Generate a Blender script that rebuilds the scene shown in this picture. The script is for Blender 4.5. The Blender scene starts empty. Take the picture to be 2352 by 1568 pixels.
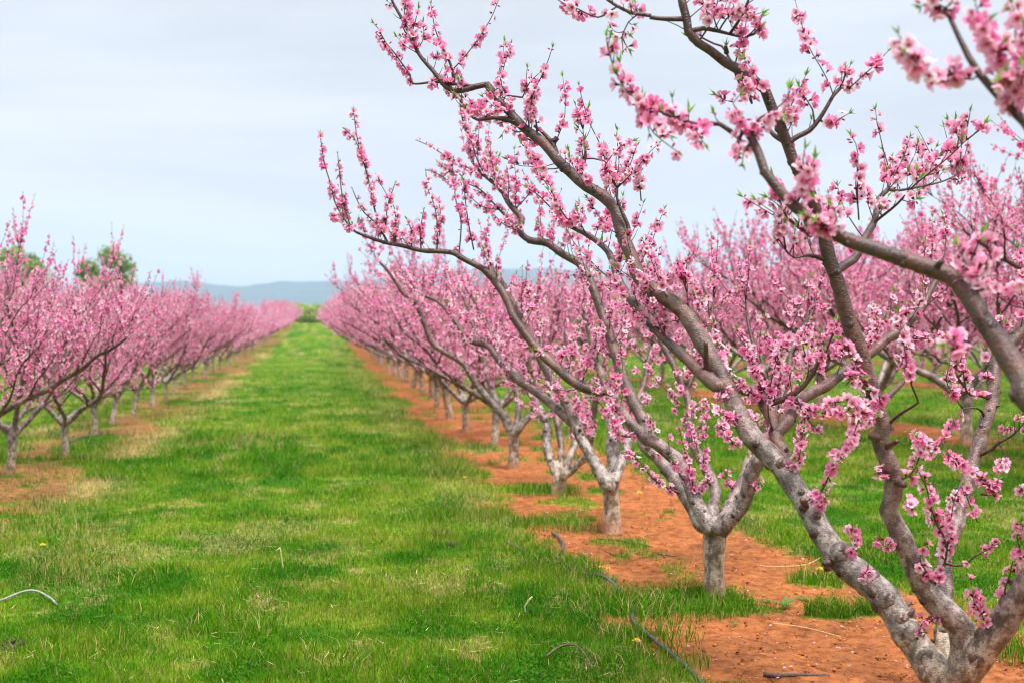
import bpy, math, random
import numpy as np
from math import radians, sin, cos, pi, tan, atan

# ------------------------------------------------------------------ camera, sky, sun, exposure
sc = bpy.context.scene
C = sc.collection
F = 2352 * 50 / 36            # focal length in the units the photograph was measured in (2352 wide)
CAM_H = 1.6
YAW = -atan((1176 - 720) / F)
PITCH = atan((784 - 735) / F * cos(YAW))
cam_d = bpy.data.cameras.new('camera')
cam = bpy.data.objects.new('camera', cam_d)
C.objects.link(cam)
cam.location = (0, 0, CAM_H)
cam.rotation_euler = (pi / 2 - PITCH, 0, YAW)
cam_d.lens = 50
cam_d.sensor_width = 36
cam_d.clip_start = 0.05
cam_d.clip_end = 12000
cam_d.dof.use_dof = True
cam_d.dof.focus_distance = 6.9
cam_d.dof.aperture_fstop = 2.8
cam_d.dof.aperture_blades = 9
sc.camera = cam

SUN_EL, SUN_ROT = radians(68), radians(150)
world = bpy.data.worlds.new('World')
sc.world = world
world.use_nodes = True
nt = world.node_tree
nt.nodes.clear()
def wn(t, **k):
    n = nt.nodes.new(t)
    for a, b in k.items(): setattr(n, a, b)
    return n
out = wn('ShaderNodeOutputWorld'); bg = wn('ShaderNodeBackground'); bg.inputs[1].default_value = 0.12
sky = wn('ShaderNodeTexSky', sky_type='NISHITA'); sky.sun_disc = False
sky.sun_elevation = SUN_EL; sky.sun_rotation = SUN_ROT; sky.altitude = 200
tc = wn('ShaderNodeTexCoord'); sep = wn('ShaderNodeSeparateXYZ')
nt.links.new(tc.outputs['Generated'], sep.inputs[0])
mr = wn('ShaderNodeMapRange'); mr.inputs[1].default_value = -0.02; mr.inputs[2].default_value = 0.30
nt.links.new(sep.outputs['Z'], mr.inputs[0])
mp = wn('ShaderNodeMapping'); mp.inputs['Scale'].default_value = (1.2, 1.2, 7.0)
nt.links.new(tc.outputs['Generated'], mp.inputs[0])
nz = wn('ShaderNodeTexNoise'); nz.inputs['Scale'].default_value = 1.6; nz.inputs['Detail'].default_value = 5; nz.inputs['Roughness'].default_value = 0.5; nz.inputs['Distortion'].default_value = 0.4
nt.links.new(mp.outputs[0], nz.inputs['Vector'])
ramp = wn('ShaderNodeValToRGB')
cr = ramp.color_ramp
def lin(r, g, b):
    return tuple(((c / 255 / 12.92) if c / 255 <= 0.04045 else ((c / 255 + 0.055) / 1.055) ** 2.4) for c in (r, g, b)) + (1,)
cr.elements[0].position = 0.0; cr.elements[0].color = lin(236, 232, 238)
cr.elements[1].position = 1.0; cr.elements[1].color = lin(244, 247, 253)
e = cr.elements.new(0.25); e.color = lin(233, 229, 238)
e = cr.elements.new(0.62); e.color = lin(235, 238, 247)
nt.links.new(mr.outputs[0], ramp.inputs[0])
nr = wn('ShaderNodeMapRange'); nr.inputs[1].default_value = 0.35; nr.inputs[2].default_value = 0.65; nr.inputs[3].default_value = 5.5; nr.inputs[4].default_value = 7.4
nt.links.new(nz.outputs['Fac'], nr.inputs[0])
mul = wn('ShaderNodeVectorMath', operation='SCALE')
nt.links.new(ramp.outputs[0], mul.inputs[0]); nt.links.new(nr.outputs[0], mul.inputs['Scale'])
mix = wn('ShaderNodeMix', data_type='RGBA'); mix.inputs[0].default_value = 0.94
zen = wn('ShaderNodeMapRange'); zen.inputs[1].default_value = 0.36; zen.inputs[2].default_value = 1.0; zen.inputs[3].default_value = 1.0; zen.inputs[4].default_value = 2.9
nt.links.new(sep.outputs['Z'], zen.inputs[0])
mul2 = wn('ShaderNodeVectorMath', operation='SCALE'); nt.links.new(mul.outputs[0], mul2.inputs[0]); nt.links.new(zen.outputs[0], mul2.inputs['Scale'])
nt.links.new(sky.outputs[0], mix.inputs[6]); nt.links.new(mul2.outputs[0], mix.inputs[7])
nt.links.new(mix.outputs[2], bg.inputs[0]); nt.links.new(bg.outputs[0], out.inputs[0])

sun_d = bpy.data.lights.new('sun', 'SUN'); sun_d.energy = 4.9; sun_d.angle = radians(18); sun_d.color = (1, 0.96, 0.9)
sun = bpy.data.objects.new('sun', sun_d); C.objects.link(sun)
# the soft light falls from high up, slightly from behind the camera and the right
sd = np.array([sin(SUN_ROT) * cos(SUN_EL), cos(SUN_ROT) * cos(SUN_EL), sin(SUN_EL)])
from mathutils import Vector
sun.rotation_euler = Vector(sd.tolist()).to_track_quat('Z', 'Y').to_euler()
sc.view_settings.view_transform = 'Standard'
sc.view_settings.look = 'None'
sc.view_settings.exposure = 0.34
sc.view_settings.gamma = 1.0
sc.cycles.max_bounces = 7
sc.cycles.transparent_max_bounces = 4
sc.cycles.transmission_bounces = 4
sc.cycles.diffuse_bounces = 3
sc.cycles.glossy_bounces = 2
sc.cycles.volume_bounces = 1
sc.cycles.use_denoising = True
sc.cycles.denoising_input_passes = 'RGB_ALBEDO_NORMAL'
sc.cycles.denoising_prefilter = 'ACCURATE'
sc.cycles.filter_width = 1.15
sc.cycles.sample_clamp_indirect = 4

# ------------------------------------------------------------------ placing: a photo point at a known distance becomes a world point
_f = np.array([-sin(YAW) * cos(PITCH), cos(YAW) * cos(PITCH), -sin(PITCH)])
_r = np.array([cos(YAW), sin(YAW), 0.0])
_u = np.cross(_r, _f)
def at(x, y, z):
    return np.array([0, 0, CAM_H]) + z * (_f + _r * (x - 1176) / F - _u * (y - 784) / F)
def ground_at(x, y):
    r = _f + _r * (x - 1176) / F - _u * (y - 784) / F
    return (np.array([0, 0, CAM_H]) + r * (CAM_H / -r[2]))
K = 0.366206
ORG = {1: (689.06, 0), 2: (1492.97, 0), 3: (0, 402), 4: (689.06, 516.8), 5: (1492.97, 516.8), 6: (0, 993.97), 7: (746.5, 993.97), 8: (1490.67, 993.97)}
def trace(s, z0, z1):
    """'frame:x,y x,y; frame:x,y' -> world points, the distance running from z0 to z1"""
    p = []
    for part in s.split(';'):
        fr, body = part.strip().split(':')
        ox, oy = ORG[int(fr)]
        for q in body.split():
            a, b = q.split(',')
            p.append((ox + K * float(a), oy + K * float(b)))
    p = np.array(p)
    L = np.r_[0, np.cumsum(np.linalg.norm(np.diff(p, axis=0), axis=1))]
    t = L / max(L[-1], 1e-6)
    return np.array([at(a, b, z0 + (z1 - z0) * k) for (a, b), k in zip(p, t)]), t

# ------------------------------------------------------------------ noise
def vnoise(x, y, seed=0):
    x = np.asarray(x, float); y = np.asarray(y, float)
    xi = np.floor(x).astype(np.int64); yi = np.floor(y).astype(np.int64)
    fx = x - xi; fy = y - yi
    fx = fx * fx * (3 - 2 * fx); fy = fy * fy * (3 - 2 * fy)
    def h(a, b):
        n = (a * 374761393 + b * 668265263 + seed * 1274126177) & 0x7fffffff
        n = ((n ^ (n >> 13)) * 1274126177) & 0x7fffffff
        return ((n ^ (n >> 16)) & 0xffff) / 65535.0
    return (h(xi, yi) * (1 - fx) + h(xi + 1, yi) * fx) * (1 - fy) + (h(xi, yi + 1) * (1 - fx) + h(xi + 1, yi + 1) * fx) * fy
def fbm(x, y, seed=0, o=4):
    s = 0; a = 0.5; t = 0
    for i in range(o):
        s = s + a * vnoise(x * 2 ** i + 17.3 * i, y * 2 ** i - 9.1 * i, seed + i); t += a; a *= 0.5
    return s / t
def sstep(a, b, x):
    t = np.clip((x - a) / (b - a), 0, 1)
    return t * t * (3 - 2 * t)

# ------------------------------------------------------------------ materials
def new_mat(name):
    m = bpy.data.materials.new(name); m.use_nodes = True
    return m, m.node_tree, m.node_tree.nodes['Principled BSDF'], m.node_tree.nodes['Material Output']
def N(t, kind, **k):
    n = t.nodes.new(kind)
    for a, b in k.items(): setattr(n, a, b)
    return n
def leafy(name, attr='col', trans=0.35, rough=0.6, gain=1.0, spec=0.3):
    m, t, p, o = new_mat(name)
    a = N(t, 'ShaderNodeAttribute', attribute_name=attr)
    p.inputs['Roughness'].default_value = rough
    p.inputs['Specular IOR Level'].default_value = spec
    t.links.new(a.outputs['Color'], p.inputs['Base Color'])
    tr = N(t, 'ShaderNodeBsdfTranslucent'); mx = N(t, 'ShaderNodeMixShader'); mx.inputs[0].default_value = trans
    t.links.new(a.outputs['Color'], tr.inputs[0])
    t.links.new(p.outputs[0], mx.inputs[1]); t.links.new(tr.outputs[0], mx.inputs[2]); t.links.new(mx.outputs[0], o.inputs[0])
    return m
M_PETAL = leafy('petal', trans=0.5, rough=0.7, spec=0.15)
M_LEAF = leafy('leaf', trans=0.4, rough=0.5)
M_GRASS = leafy('grass_blade', trans=0.35, rough=0.75, spec=0.06)

def bark_material():
    m, t, p, o = new_mat('peach_bark')
    a = N(t, 'ShaderNodeAttribute', attribute_name='bark')      # R: thickness, G: knot or scar
    s = N(t, 'ShaderNodeSeparateColor'); t.links.new(a.outputs['Color'], s.inputs[0])
    v = N(t, 'ShaderNodeAttribute', attribute_name='bv')        # coordinates round and along the limb
    g = N(t, 'ShaderNodeTexCoord')
    # big blotches decide where young brown skin gives way to silver bark
    n1 = N(t, 'ShaderNodeTexNoise'); n1.inputs['Scale'].default_value = 5; n1.inputs['Detail'].default_value = 6
    t.links.new(g.outputs['Object'], n1.inputs['Vector'])
    sz = N(t, 'ShaderNodeSeparateXYZ'); t.links.new(g.outputs['Object'], sz.inputs[0])
    hm = N(t, 'ShaderNodeMapRange'); hm.inputs[1].default_value = 0.3; hm.inputs[2].default_value = 2.3; hm.inputs[3].default_value = 0.34; hm.inputs[4].default_value = -0.06
    t.links.new(sz.outputs[2], hm.inputs[0])
    th = N(t, 'ShaderNodeMath', operation='MULTIPLY_ADD'); th.inputs[1].default_value = 0.62; t.links.new(s.outputs[0], th.inputs[0]); t.links.new(hm.outputs[0], th.inputs[2])
    ad = N(t, 'ShaderNodeMath', operation='MULTIPLY_ADD'); ad.inputs[1].default_value = 0.34; t.links.new(n1.outputs['Fac'], ad.inputs[0]); t.links.new(th.outputs[0], ad.inputs[2])
    r1 = N(t, 'ShaderNodeValToRGB'); c = r1.color_ramp
    c.elements[0].position = 0.22; c.elements[0].color = (0.068, 0.022, 0.016, 1)
    c.elements[1].position = 1.0; c.elements[1].color = (0.36, 0.305, 0.285, 1)
    e = c.elements.new(0.42); e.color = (0.086, 0.033, 0.024, 1)
    e = c.elements.new(0.62); e.color = (0.150, 0.056, 0.042, 1)
    e = c.elements.new(0.80); e.color = (0.225, 0.138, 0.120, 1)
    t.links.new(ad.outputs[0], r1.inputs[0])
    # lenticels: fine bands that run round the limb
    mpp = N(t, 'ShaderNodeMapping'); mpp.inputs['Scale'].default_value = (26, 26, 120); t.links.new(v.outputs['Vector'], mpp.inputs[0])
    n2 = N(t, 'ShaderNodeTexNoise'); n2.inputs['Scale'].default_value = 1.6; n2.inputs['Detail'].default_value = 4; t.links.new(mpp.outputs[0], n2.inputs['Vector'])
    r2 = N(t, 'ShaderNodeValToRGB'); c = r2.color_ramp
    c.elements[0].position = 0.34; c.elements[0].color = (0.26, 0.20, 0.15, 1); c.elements[1].position = 0.43; c.elements[1].color = (1, 1, 1, 1)
    e = c.elements.new(0.62); e.color = (1, 1, 1, 1); e = c.elements.new(0.70); e.color = (1.8, 1.7, 1.6, 1)
    t.links.new(n2.outputs['Fac'], r2.inputs[0])
    mu = N(t, 'ShaderNodeMix', data_type='RGBA', blend_type='MULTIPLY'); mu.inputs[0].default_value = 0.8
    t.links.new(r1.outputs[0], mu.inputs[6]); t.links.new(r2.outputs[0], mu.inputs[7])
    # blotches and lichen
    n3 = N(t, 'ShaderNodeTexNoise'); n3.inputs['Scale'].default_value = 13; n3.inputs['Detail'].default_value = 8; n3.inputs['Roughness'].default_value = 0.65
    t.links.new(g.outputs['Object'], n3.inputs['Vector'])
    r3 = N(t, 'ShaderNodeValToRGB'); c = r3.color_ramp
    c.elements[0].position = 0.40; c.elements[0].color = (0.22, 0.19, 0.16, 1); c.elements[1].position = 0.56; c.elements[1].color = (1.08, 1.06, 1.04, 1); e = c.elements.new(0.48); e.color = (0.70, 0.66, 0.62, 1)
    t.links.new(n3.outputs['Fac'], r3.inputs[0])
    m3 = N(t, 'ShaderNodeMix', data_type='RGBA', blend_type='MULTIPLY'); m3.inputs[0].default_value = 0.85
    t.links.new(mu.outputs[2], m3.inputs[6]); t.links.new(r3.outputs[0], m3.inputs[7])
    # weathered dark bands and patches
    mb = N(t, 'ShaderNodeMapping'); mb.inputs['Scale'].default_value = (14, 14, 15); t.links.new(v.outputs['Vector'], mb.inputs[0])
    nb = N(t, 'ShaderNodeTexNoise'); nb.inputs['Scale'].default_value = 1.0; nb.inputs['Detail'].default_value = 8; nb.inputs['Roughness'].default_value = 0.62; t.links.new(mb.outputs[0], nb.inputs['Vector'])
    rbn = N(t, 'ShaderNodeMapRange'); rbn.inputs[1].default_value = 0.49; rbn.inputs[2].default_value = 0.60; rbn.inputs[3].default_value = 0.0; rbn.inputs[4].default_value = 0.85
    t.links.new(nb.outputs['Fac'], rbn.inputs[0])
    m3b = N(t, 'ShaderNodeMix', data_type='RGBA'); m3b.inputs[7].default_value = (0.070, 0.048, 0.036, 1)
    t.links.new(rbn.outputs[0], m3b.inputs[0]); t.links.new(m3.outputs[2], m3b.inputs[6])
    # knots
    kn = N(t, 'ShaderNodeMath', operation='MULTIPLY_ADD'); kn.inputs[1].default_value = 1.7; t.links.new(s.outputs[1], kn.inputs[0])
    k2 = N(t, 'ShaderNodeMath', operation='SUBTRACT'); k2.inputs[1].default_value = 0.5; t.links.new(n3.outputs['Fac'], k2.inputs[0]); t.links.new(k2.outputs[0], kn.inputs[2]); kn.use_clamp = True
    kg = N(t, 'ShaderNodeMath', operation='MULTIPLY'); t.links.new(kn.outputs[0], kg.inputs[0]); t.links.new(s.outputs[1], kg.inputs[1]); kg.use_clamp = True
    m4 = N(t, 'ShaderNodeMix', data_type='RGBA'); m4.inputs[7].default_value = (0.045, 0.032, 0.028, 1)
    t.links.new(kg.outputs[0], m4.inputs[0]); t.links.new(m3b.outputs[2], m4.inputs[6])
    # splashed clay at the foot of the trunk, cream limewash above it
    sx = N(t, 'ShaderNodeSeparateXYZ'); t.links.new(g.outputs['Object'], sx.inputs[0])
    hz = N(t, 'ShaderNodeMath', operation='MULTIPLY_ADD'); hz.inputs[1].default_value = 0.16; t.links.new(n1.outputs['Fac'], hz.inputs[0]); t.links.new(sx.outputs[2], hz.inputs[2])
    rb = N(t, 'ShaderNodeMapRange'); rb.inputs[1].default_value = 0.10; rb.inputs[2].default_value = 0.20; rb.inputs[3].default_value = 0.75; rb.inputs[4].default_value = 0.0
    t.links.new(hz.outputs[0], rb.inputs[0])
    m5 = N(t, 'ShaderNodeMix', data_type='RGBA'); m5.inputs[7].default_value = (0.36, 0.17, 0.08, 1)
    t.links.new(rb.outputs[0], m5.inputs[0])
    rc = N(t, 'ShaderNodeMapRange'); rc.inputs[1].default_value = 0.30; rc.inputs[2].default_value = 0.55; rc.inputs[3].default_value = 0.65; rc.inputs[4].default_value = 0.0
    t.links.new(hz.outputs[0], rc.inputs[0])
    m6 = N(t, 'ShaderNodeMix', data_type='RGBA', blend_type='MULTIPLY'); m6.inputs[7].default_value = (1.75, 1.65, 1.25, 1)
    t.links.new(rc.outputs[0], m6.inputs[0]); t.links.new(m4.outputs[2], m6.inputs[6])
    t.links.new(m6.outputs[2], m5.inputs[6])
    t.links.new(m5.outputs[2], p.inputs['Base Color'])
    p.inputs['Roughness'].default_value = 0.36
    p.inputs['Specular IOR Level'].default_value = 0.55
    b = N(t, 'ShaderNodeBump'); b.inputs['Strength'].default_value = 0.7; b.inputs['Distance'].default_value = 0.008
    bb = N(t, 'ShaderNodeMath', operation='ADD'); t.links.new(n2.outputs['Fac'], bb.inputs[0]); t.links.new(n3.outputs['Fac'], bb.inputs[1])
    t.links.new(bb.outputs[0], b.inputs['Height']); t.links.new(b.outputs[0], p.inputs['Normal'])
    return m
M_BARK = bark_material()

def plain(name, col, rough=0.6, noise=0.0, scale=20, metal=0.0):
    m, t, p, o = new_mat(name)
    p.inputs['Base Color'].default_value = (*col, 1); p.inputs['Roughness'].default_value = rough; p.inputs['Metallic'].default_value = metal
    if noise:
        g = N(t, 'ShaderNodeTexCoord'); n = N(t, 'ShaderNodeTexNoise'); n.inputs['Scale'].default_value = scale; n.inputs['Detail'].default_value = 5
        t.links.new(g.outputs['Object'], n.inputs['Vector'])
        r = N(t, 'ShaderNodeValToRGB'); c = r.color_ramp
        c.elements[0].position = 0.3; c.elements[0].color = (*[x * (1 - noise) for x in col], 1)
        c.elements[1].position = 0.7; c.elements[1].color = (*[min(1, x * (1 + noise)) for x in col], 1)
        t.links.new(n.outputs['Fac'], r.inputs[0]); t.links.new(r.outputs[0], p.inputs['Base Color'])
    return m
M_HOSE = plain('black_polythene', (0.05, 0.052, 0.06), 0.45, 0.5, 30)
M_PALEHOSE = plain('weathered_polythene', (0.24, 0.24, 0.22), 0.5, 0.25, 30)
M_DEADWOOD = plain('dead_wood', (0.085, 0.048, 0.032), 0.8, 0.5, 60)
M_STRAWSTALK = plain('dry_stalk', (0.55, 0.43, 0.22), 0.7, 0.3, 60)

# ------------------------------------------------------------------ mesh helpers
def link_mesh(name, V, faces, mat, parent=None, attrs=None, smooth=True, loc=(0, 0, 0)):
    """faces: list of (n, k) int arrays"""
    me = bpy.data.meshes.new(name)
    V = np.ascontiguousarray(V, dtype=np.float32)
    me.vertices.add(len(V)); me.vertices.foreach_set('co', V.ravel())
    faces = [f for f in faces if len(f)]
    nl = sum(f.size for f in faces); nf = sum(len(f) for f in faces)
    me.loops.add(nl); me.polygons.add(nf)
    idx = np.concatenate([f.ravel() for f in faces]).astype(np.int32)
    st = []; o = 0
    for f in faces:
        st.append(o + np.arange(len(f)) * f.shape[1]); o += f.size
    me.loops.foreach_set('vertex_index', idx)
    me.polygons.foreach_set('loop_start', np.concatenate(st).astype(np.int32))
    if smooth: me.polygons.foreach_set('use_smooth', np.ones(nf, bool))
    me.update(calc_edges=True)
    for an, (kind, arr) in (attrs or {}).items():
        a = me.attributes.new(an, kind, 'POINT')
        a.data.foreach_set('color' if kind == 'FLOAT_COLOR' else 'vector', np.ascontiguousarray(arr, dtype=np.float32).ravel())
    me.materials.append(mat)
    ob = bpy.data.objects.new(name, me); C.objects.link(ob)
    ob.location = loc
    if parent: ob.parent = parent
    return ob
def tag(o, label=None, cat=None, group=None, kind=None):
    if label: o['label'] = label
    if cat: o['category'] = cat
    if group: o['group'] = group
    if kind: o['kind'] = kind
    return o
def empty(name, loc):
    o = bpy.data.objects.new(name, None); C.objects.link(o); o.location = loc; o.empty_display_size = 0.2
    return o

def resample(P, R, step):
    """Catmull-Rom through the points"""
    P = np.asarray(P, float); R = np.asarray(R, float)
    A = np.column_stack([P, R])
    if len(A) < 3: A = np.array([A[0], (A[0] + A[-1]) / 2, A[-1]])
    E = np.vstack([2 * A[0] - A[1], A, 2 * A[-1] - A[-2]])
    o = []
    for i in range(1, len(E) - 2):
        p0, p1, p2, p3 = E[i - 1:i + 3]
        n = max(1, int(np.linalg.norm(p2[:3] - p1[:3]) / step))
        for k in range(n):
            t = k / n
            o.append(0.5 * (2 * p1 + (p2 - p0) * t + (2 * p0 - 5 * p1 + 4 * p2 - p3) * t * t + (3 * p1 - p0 - 3 * p2 + p3) * t ** 3))
    o.append(A[-1]); o = np.array(o)
    return o[:, :3], np.maximum(o[:, 3], 0.0008)

class Acc:
    def __init__(s): s.v = []; s.q = []; s.t = []; s.a = []; s.b = []; s.n = 0
    def add(s, v, q, t, a, b):
        s.v.append(v); s.a.append(a); s.b.append(b)
        if len(q): s.q.append(q + s.n)
        if len(t): s.t.append(t + s.n)
        s.n += len(v)
def tube(acc, P, R, sides, knot=None, rough=0.0, rng=None):
    n = len(P)
    T = np.gradient(P, axis=0); T /= np.linalg.norm(T, axis=1)[:, None] + 1e-9
    ref = np.array([0.3, 0.2, 1.0]) if abs(T[0][2]) < 0.8 else np.array([1.0, 0.3, 0])
    U = np.zeros_like(P); u = ref - T[0] * ref.dot(T[0]); u /= np.linalg.norm(u)
    for i in range(n):
        u = u - T[i] * u.dot(T[i]); u /= np.linalg.norm(u) + 1e-9; U[i] = u
    W = np.cross(T, U)
    a = np.arange(sides) * 2 * pi / sides
    rr = R[:, None] * np.ones(sides)[None]
    if rough and rng is not None:
        L = np.r_[0, np.cumsum(np.linalg.norm(np.diff(P, axis=0), axis=1))]
        s0 = int(rng.integers(1, 999))
        w = L[:, None] / (R[:, None] * 2.2 + 0.02)
        rr = rr * (1 + rough * (fbm(w + 0 * a[None], 1.1 * np.cos(a)[None] + 0 * w + 7.7, s0, 3) - 0.5) * 2 + rough * 0.5 * (fbm(w * 2.1 + 0 * a[None], 2 * np.sin(a)[None] + 0 * w, s0 + 5, 2) - 0.5) * 2)
    V = (P[:, None, :] + rr[..., None] * (U[:, None, :] * np.cos(a)[None, :, None] + W[:, None, :] * np.sin(a)[None, :, None])).reshape(-1, 3)
    i = np.arange(n - 1)[:, None] * sides; j = np.arange(sides)[None]; j2 = (j + 1) % sides
    q = np.stack([i + j, i + j2, i + sides + j2, i + sides + j], -1).reshape(-1, 4)
    c0 = len(V); V = np.vstack([V, P[-1] + T[-1] * R[-1] * 0.4, P[0] - T[0] * R[0] * 0.4])
    k_ = np.arange(sides); k2_ = (k_ + 1) % sides
    t = np.vstack([np.stack([(n - 1) * sides + k_, (n - 1) * sides + k2_, np.full(sides, c0)], -1), np.stack([k2_, k_, np.full(sides, c0 + 1)], -1)])
    th = np.repeat(np.clip(R / 0.05, 0, 1), sides); th = np.r_[th, th[-1], th[0]]
    kk = np.zeros(len(V)) if knot is None else np.r_[np.repeat(knot, sides), knot[-1], knot[0]]
    A = np.stack([th, kk, 0 * th, 1 + 0 * th], -1)
    L = np.r_[0, np.cumsum(np.linalg.norm(np.diff(P, axis=0), axis=1))]
    B = np.stack([np.tile(np.cos(a), n) * np.repeat(R, sides) * 2, np.tile(np.sin(a), n) * np.repeat(R, sides) * 2, np.repeat(L, sides)], -1)
    B = np.vstack([B, B[-1], B[0]])
    acc.add(V, q, t, A, B)

# ------------------------------------------------------------------ blossom and leaf templates (unit radius, axis +z)
def petal_template(lod):
    V = []; T = []; W = []      # W: 0 centre colour .. 1 rim colour ; -1 calyx ; -2 stamen
    for k in range(5):
        a = 2 * pi * k / 5 + (0.06 if k % 2 else -0.05)
        c, s = cos(a), sin(a)
        def P(r, w, z): return (r * c - w * s, r * s + w * c, z)
        b = len(V)
        if lod == 0:
            pts = [(0.05, 0, 0.0, 0), (0.30, -0.15, 0.12, .25), (0.30, 0.15, 0.12, .25), (0.34, 0, 0.06, .3), (0.62, -0.42, 0.34, .85), (0.62, 0.42, 0.34, .85), (0.66, 0, 0.24, .75),
                   (0.92, -0.30, 0.46, 1), (0.92, 0.30, 0.46, 1), (1.04, 0, 0.44, 1)]
            tr = [(0, 1, 3), (0, 3, 2), (1, 4, 6), (1, 6, 3), (3, 6, 5), (3, 5, 2), (4, 7, 6), (7, 9, 6), (9, 8, 6), (8, 5, 6)]
        elif lod == 1:
            pts = [(0.03, 0, 0.0, .1), (0.62, -0.42, 0.32, .8), (0.62, 0.42, 0.32, .8), (1.02, 0, 0.46, 1)]
            tr = [(0, 1, 3), (0, 3, 2)]
        else:
            pts = [(0.0, 0, 0.0, .42), (0.92, -0.42, 0.35, 1), (0.92, 0.42, 0.35, 1)]
            tr = [(0, 1, 2)]
        for (r, w, z, m) in pts: V.append(P(r, w, z)); W.append(m)
        T += [tuple(b + i for i in q) for q in tr]
    if lod == 0:
        b = len(V)                                  # calyx
        for k in range(5):
            a = 2 * pi * (k + .5) / 5; V.append((0.26 * cos(a), 0.26 * sin(a), 0.05)); W.append(-1)
        V.append((0, 0, -0.42)); W.append(-1)
        for k in range(5): T.append((b + k, b + 5, b + (k + 1) % 5))
        for k in range(9):                          # stamens
            a = 2 * pi * k / 9 + 0.2; r = 0.30 + 0.12 * (k % 3); b = len(V)
            V += [(0.07 * cos(a + 1.2), 0.07 * sin(a + 1.2), 0.02), (0.07 * cos(a - 1.2), 0.07 * sin(a - 1.2), 0.02), (r * cos(a), r * sin(a), 0.50)]
            W += [-2, -2, -3]; T.append((b, b + 1, b + 2))
    elif lod == 1:
        b = len(V)
        for k in range(4):
            a = 2 * pi * k / 4; V.append((0.18 * cos(a), 0.18 * sin(a), 0.13)); W.append(-2)
        V.append((0, 0, -0.4)); W.append(-1)
        for k in range(4): T.append((b + k, b + 4, b + (k + 1) % 4))
        T += [(b, b + 1, b + 2), (b, b + 2, b + 3)]
    return np.array(V), np.array(T), np.array(W)
TPL = [petal_template(i) for i in range(3)]
def bud_template():
    V = [(0, 0, -0.5)]; T = []; W = [-1]
    for z, r, w in ((-0.2, 0.17, -1), (0.2, 0.26, .12), (0.55, 0.18, .5)):
        for k in range(5): V.append((r * cos(k * 1.2566), r * sin(k * 1.2566), z)); W.append(w)
    V.append((0, 0, 0.8)); W.append(.6)
    for k in range(5):
        k2 = (k + 1) % 5
        T += [(0, 1 + k2, 1 + k), (11 + k, 11 + k2, 16)]
        for o in (1, 6): T += [(o + k, o + k2, o + 5 + k2), (o + k, o + 5 + k2, o + 5 + k)]
    return np.array(V), np.array(T), np.array(W)
BUD = bud_template()
def leaf_template():
    V = []; T = []
    for k in range(5):
        a = k * 2.4; lean = 0.12 + 0.24 * (k % 3); L = 1.0 - 0.13 * k
        d = np.array([cos(a) * sin(lean), sin(a) * sin(lean), cos(lean)]); s = np.array([-sin(a), cos(a), 0]) * 0.10; nrm = np.array([cos(a), sin(a), 0]) * 0.12
        b = len(V); V += [0 * d, d * L * .45 + s, d * L * .45 - s, d * L + nrm, d * L * .45 - nrm * .35]
        T += [(b, b + 1, b + 4), (b, b + 4, b + 2), (b + 1, b + 3, b + 4), (b + 4, b + 3, b + 2)]
    return np.array(V), np.array(T)
LEAF = leaf_template()

def frames(ax, rng):
    n = len(ax); ax = ax / (np.linalg.norm(ax, axis=1)[:, None] + 1e-9)
    q = rng.normal(size=(n, 3)); u = np.cross(ax, q); u /= np.linalg.norm(u, axis=1)[:, None] + 1e-9
    return np.stack([u, np.cross(ax, u), ax], 1)          # rows: local x, y, z
def scatter(tv, tt, pos, ax, sxy, sz, rng):
    Fm = frames(ax, rng)
    S = np.stack([sxy, sxy, sz], -1)
    V = np.einsum('mk,nk,nkj->nmj', tv, S, Fm) + pos[:, None, :]
    T = tt[None] + (np.arange(len(pos)) * len(tv))[:, None, None]
    return V.reshape(-1, 3), T.reshape(-1, 3)

C_CEN = np.array([0.60, 0.020, 0.15]); C_RIM = np.array([0.96, 0.50, 0.71]); C_PALE = np.array([0.99, 0.83, 0.91]); C_DEEP = np.array([0.90, 0.23, 0.50])
C_CALYX = np.array([0.22, 0.02, 0.035]); C_STA = np.array([0.42, 0.015, 0.06]); C_TIP = np.array([0.75, 0.30, 0.28])

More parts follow.
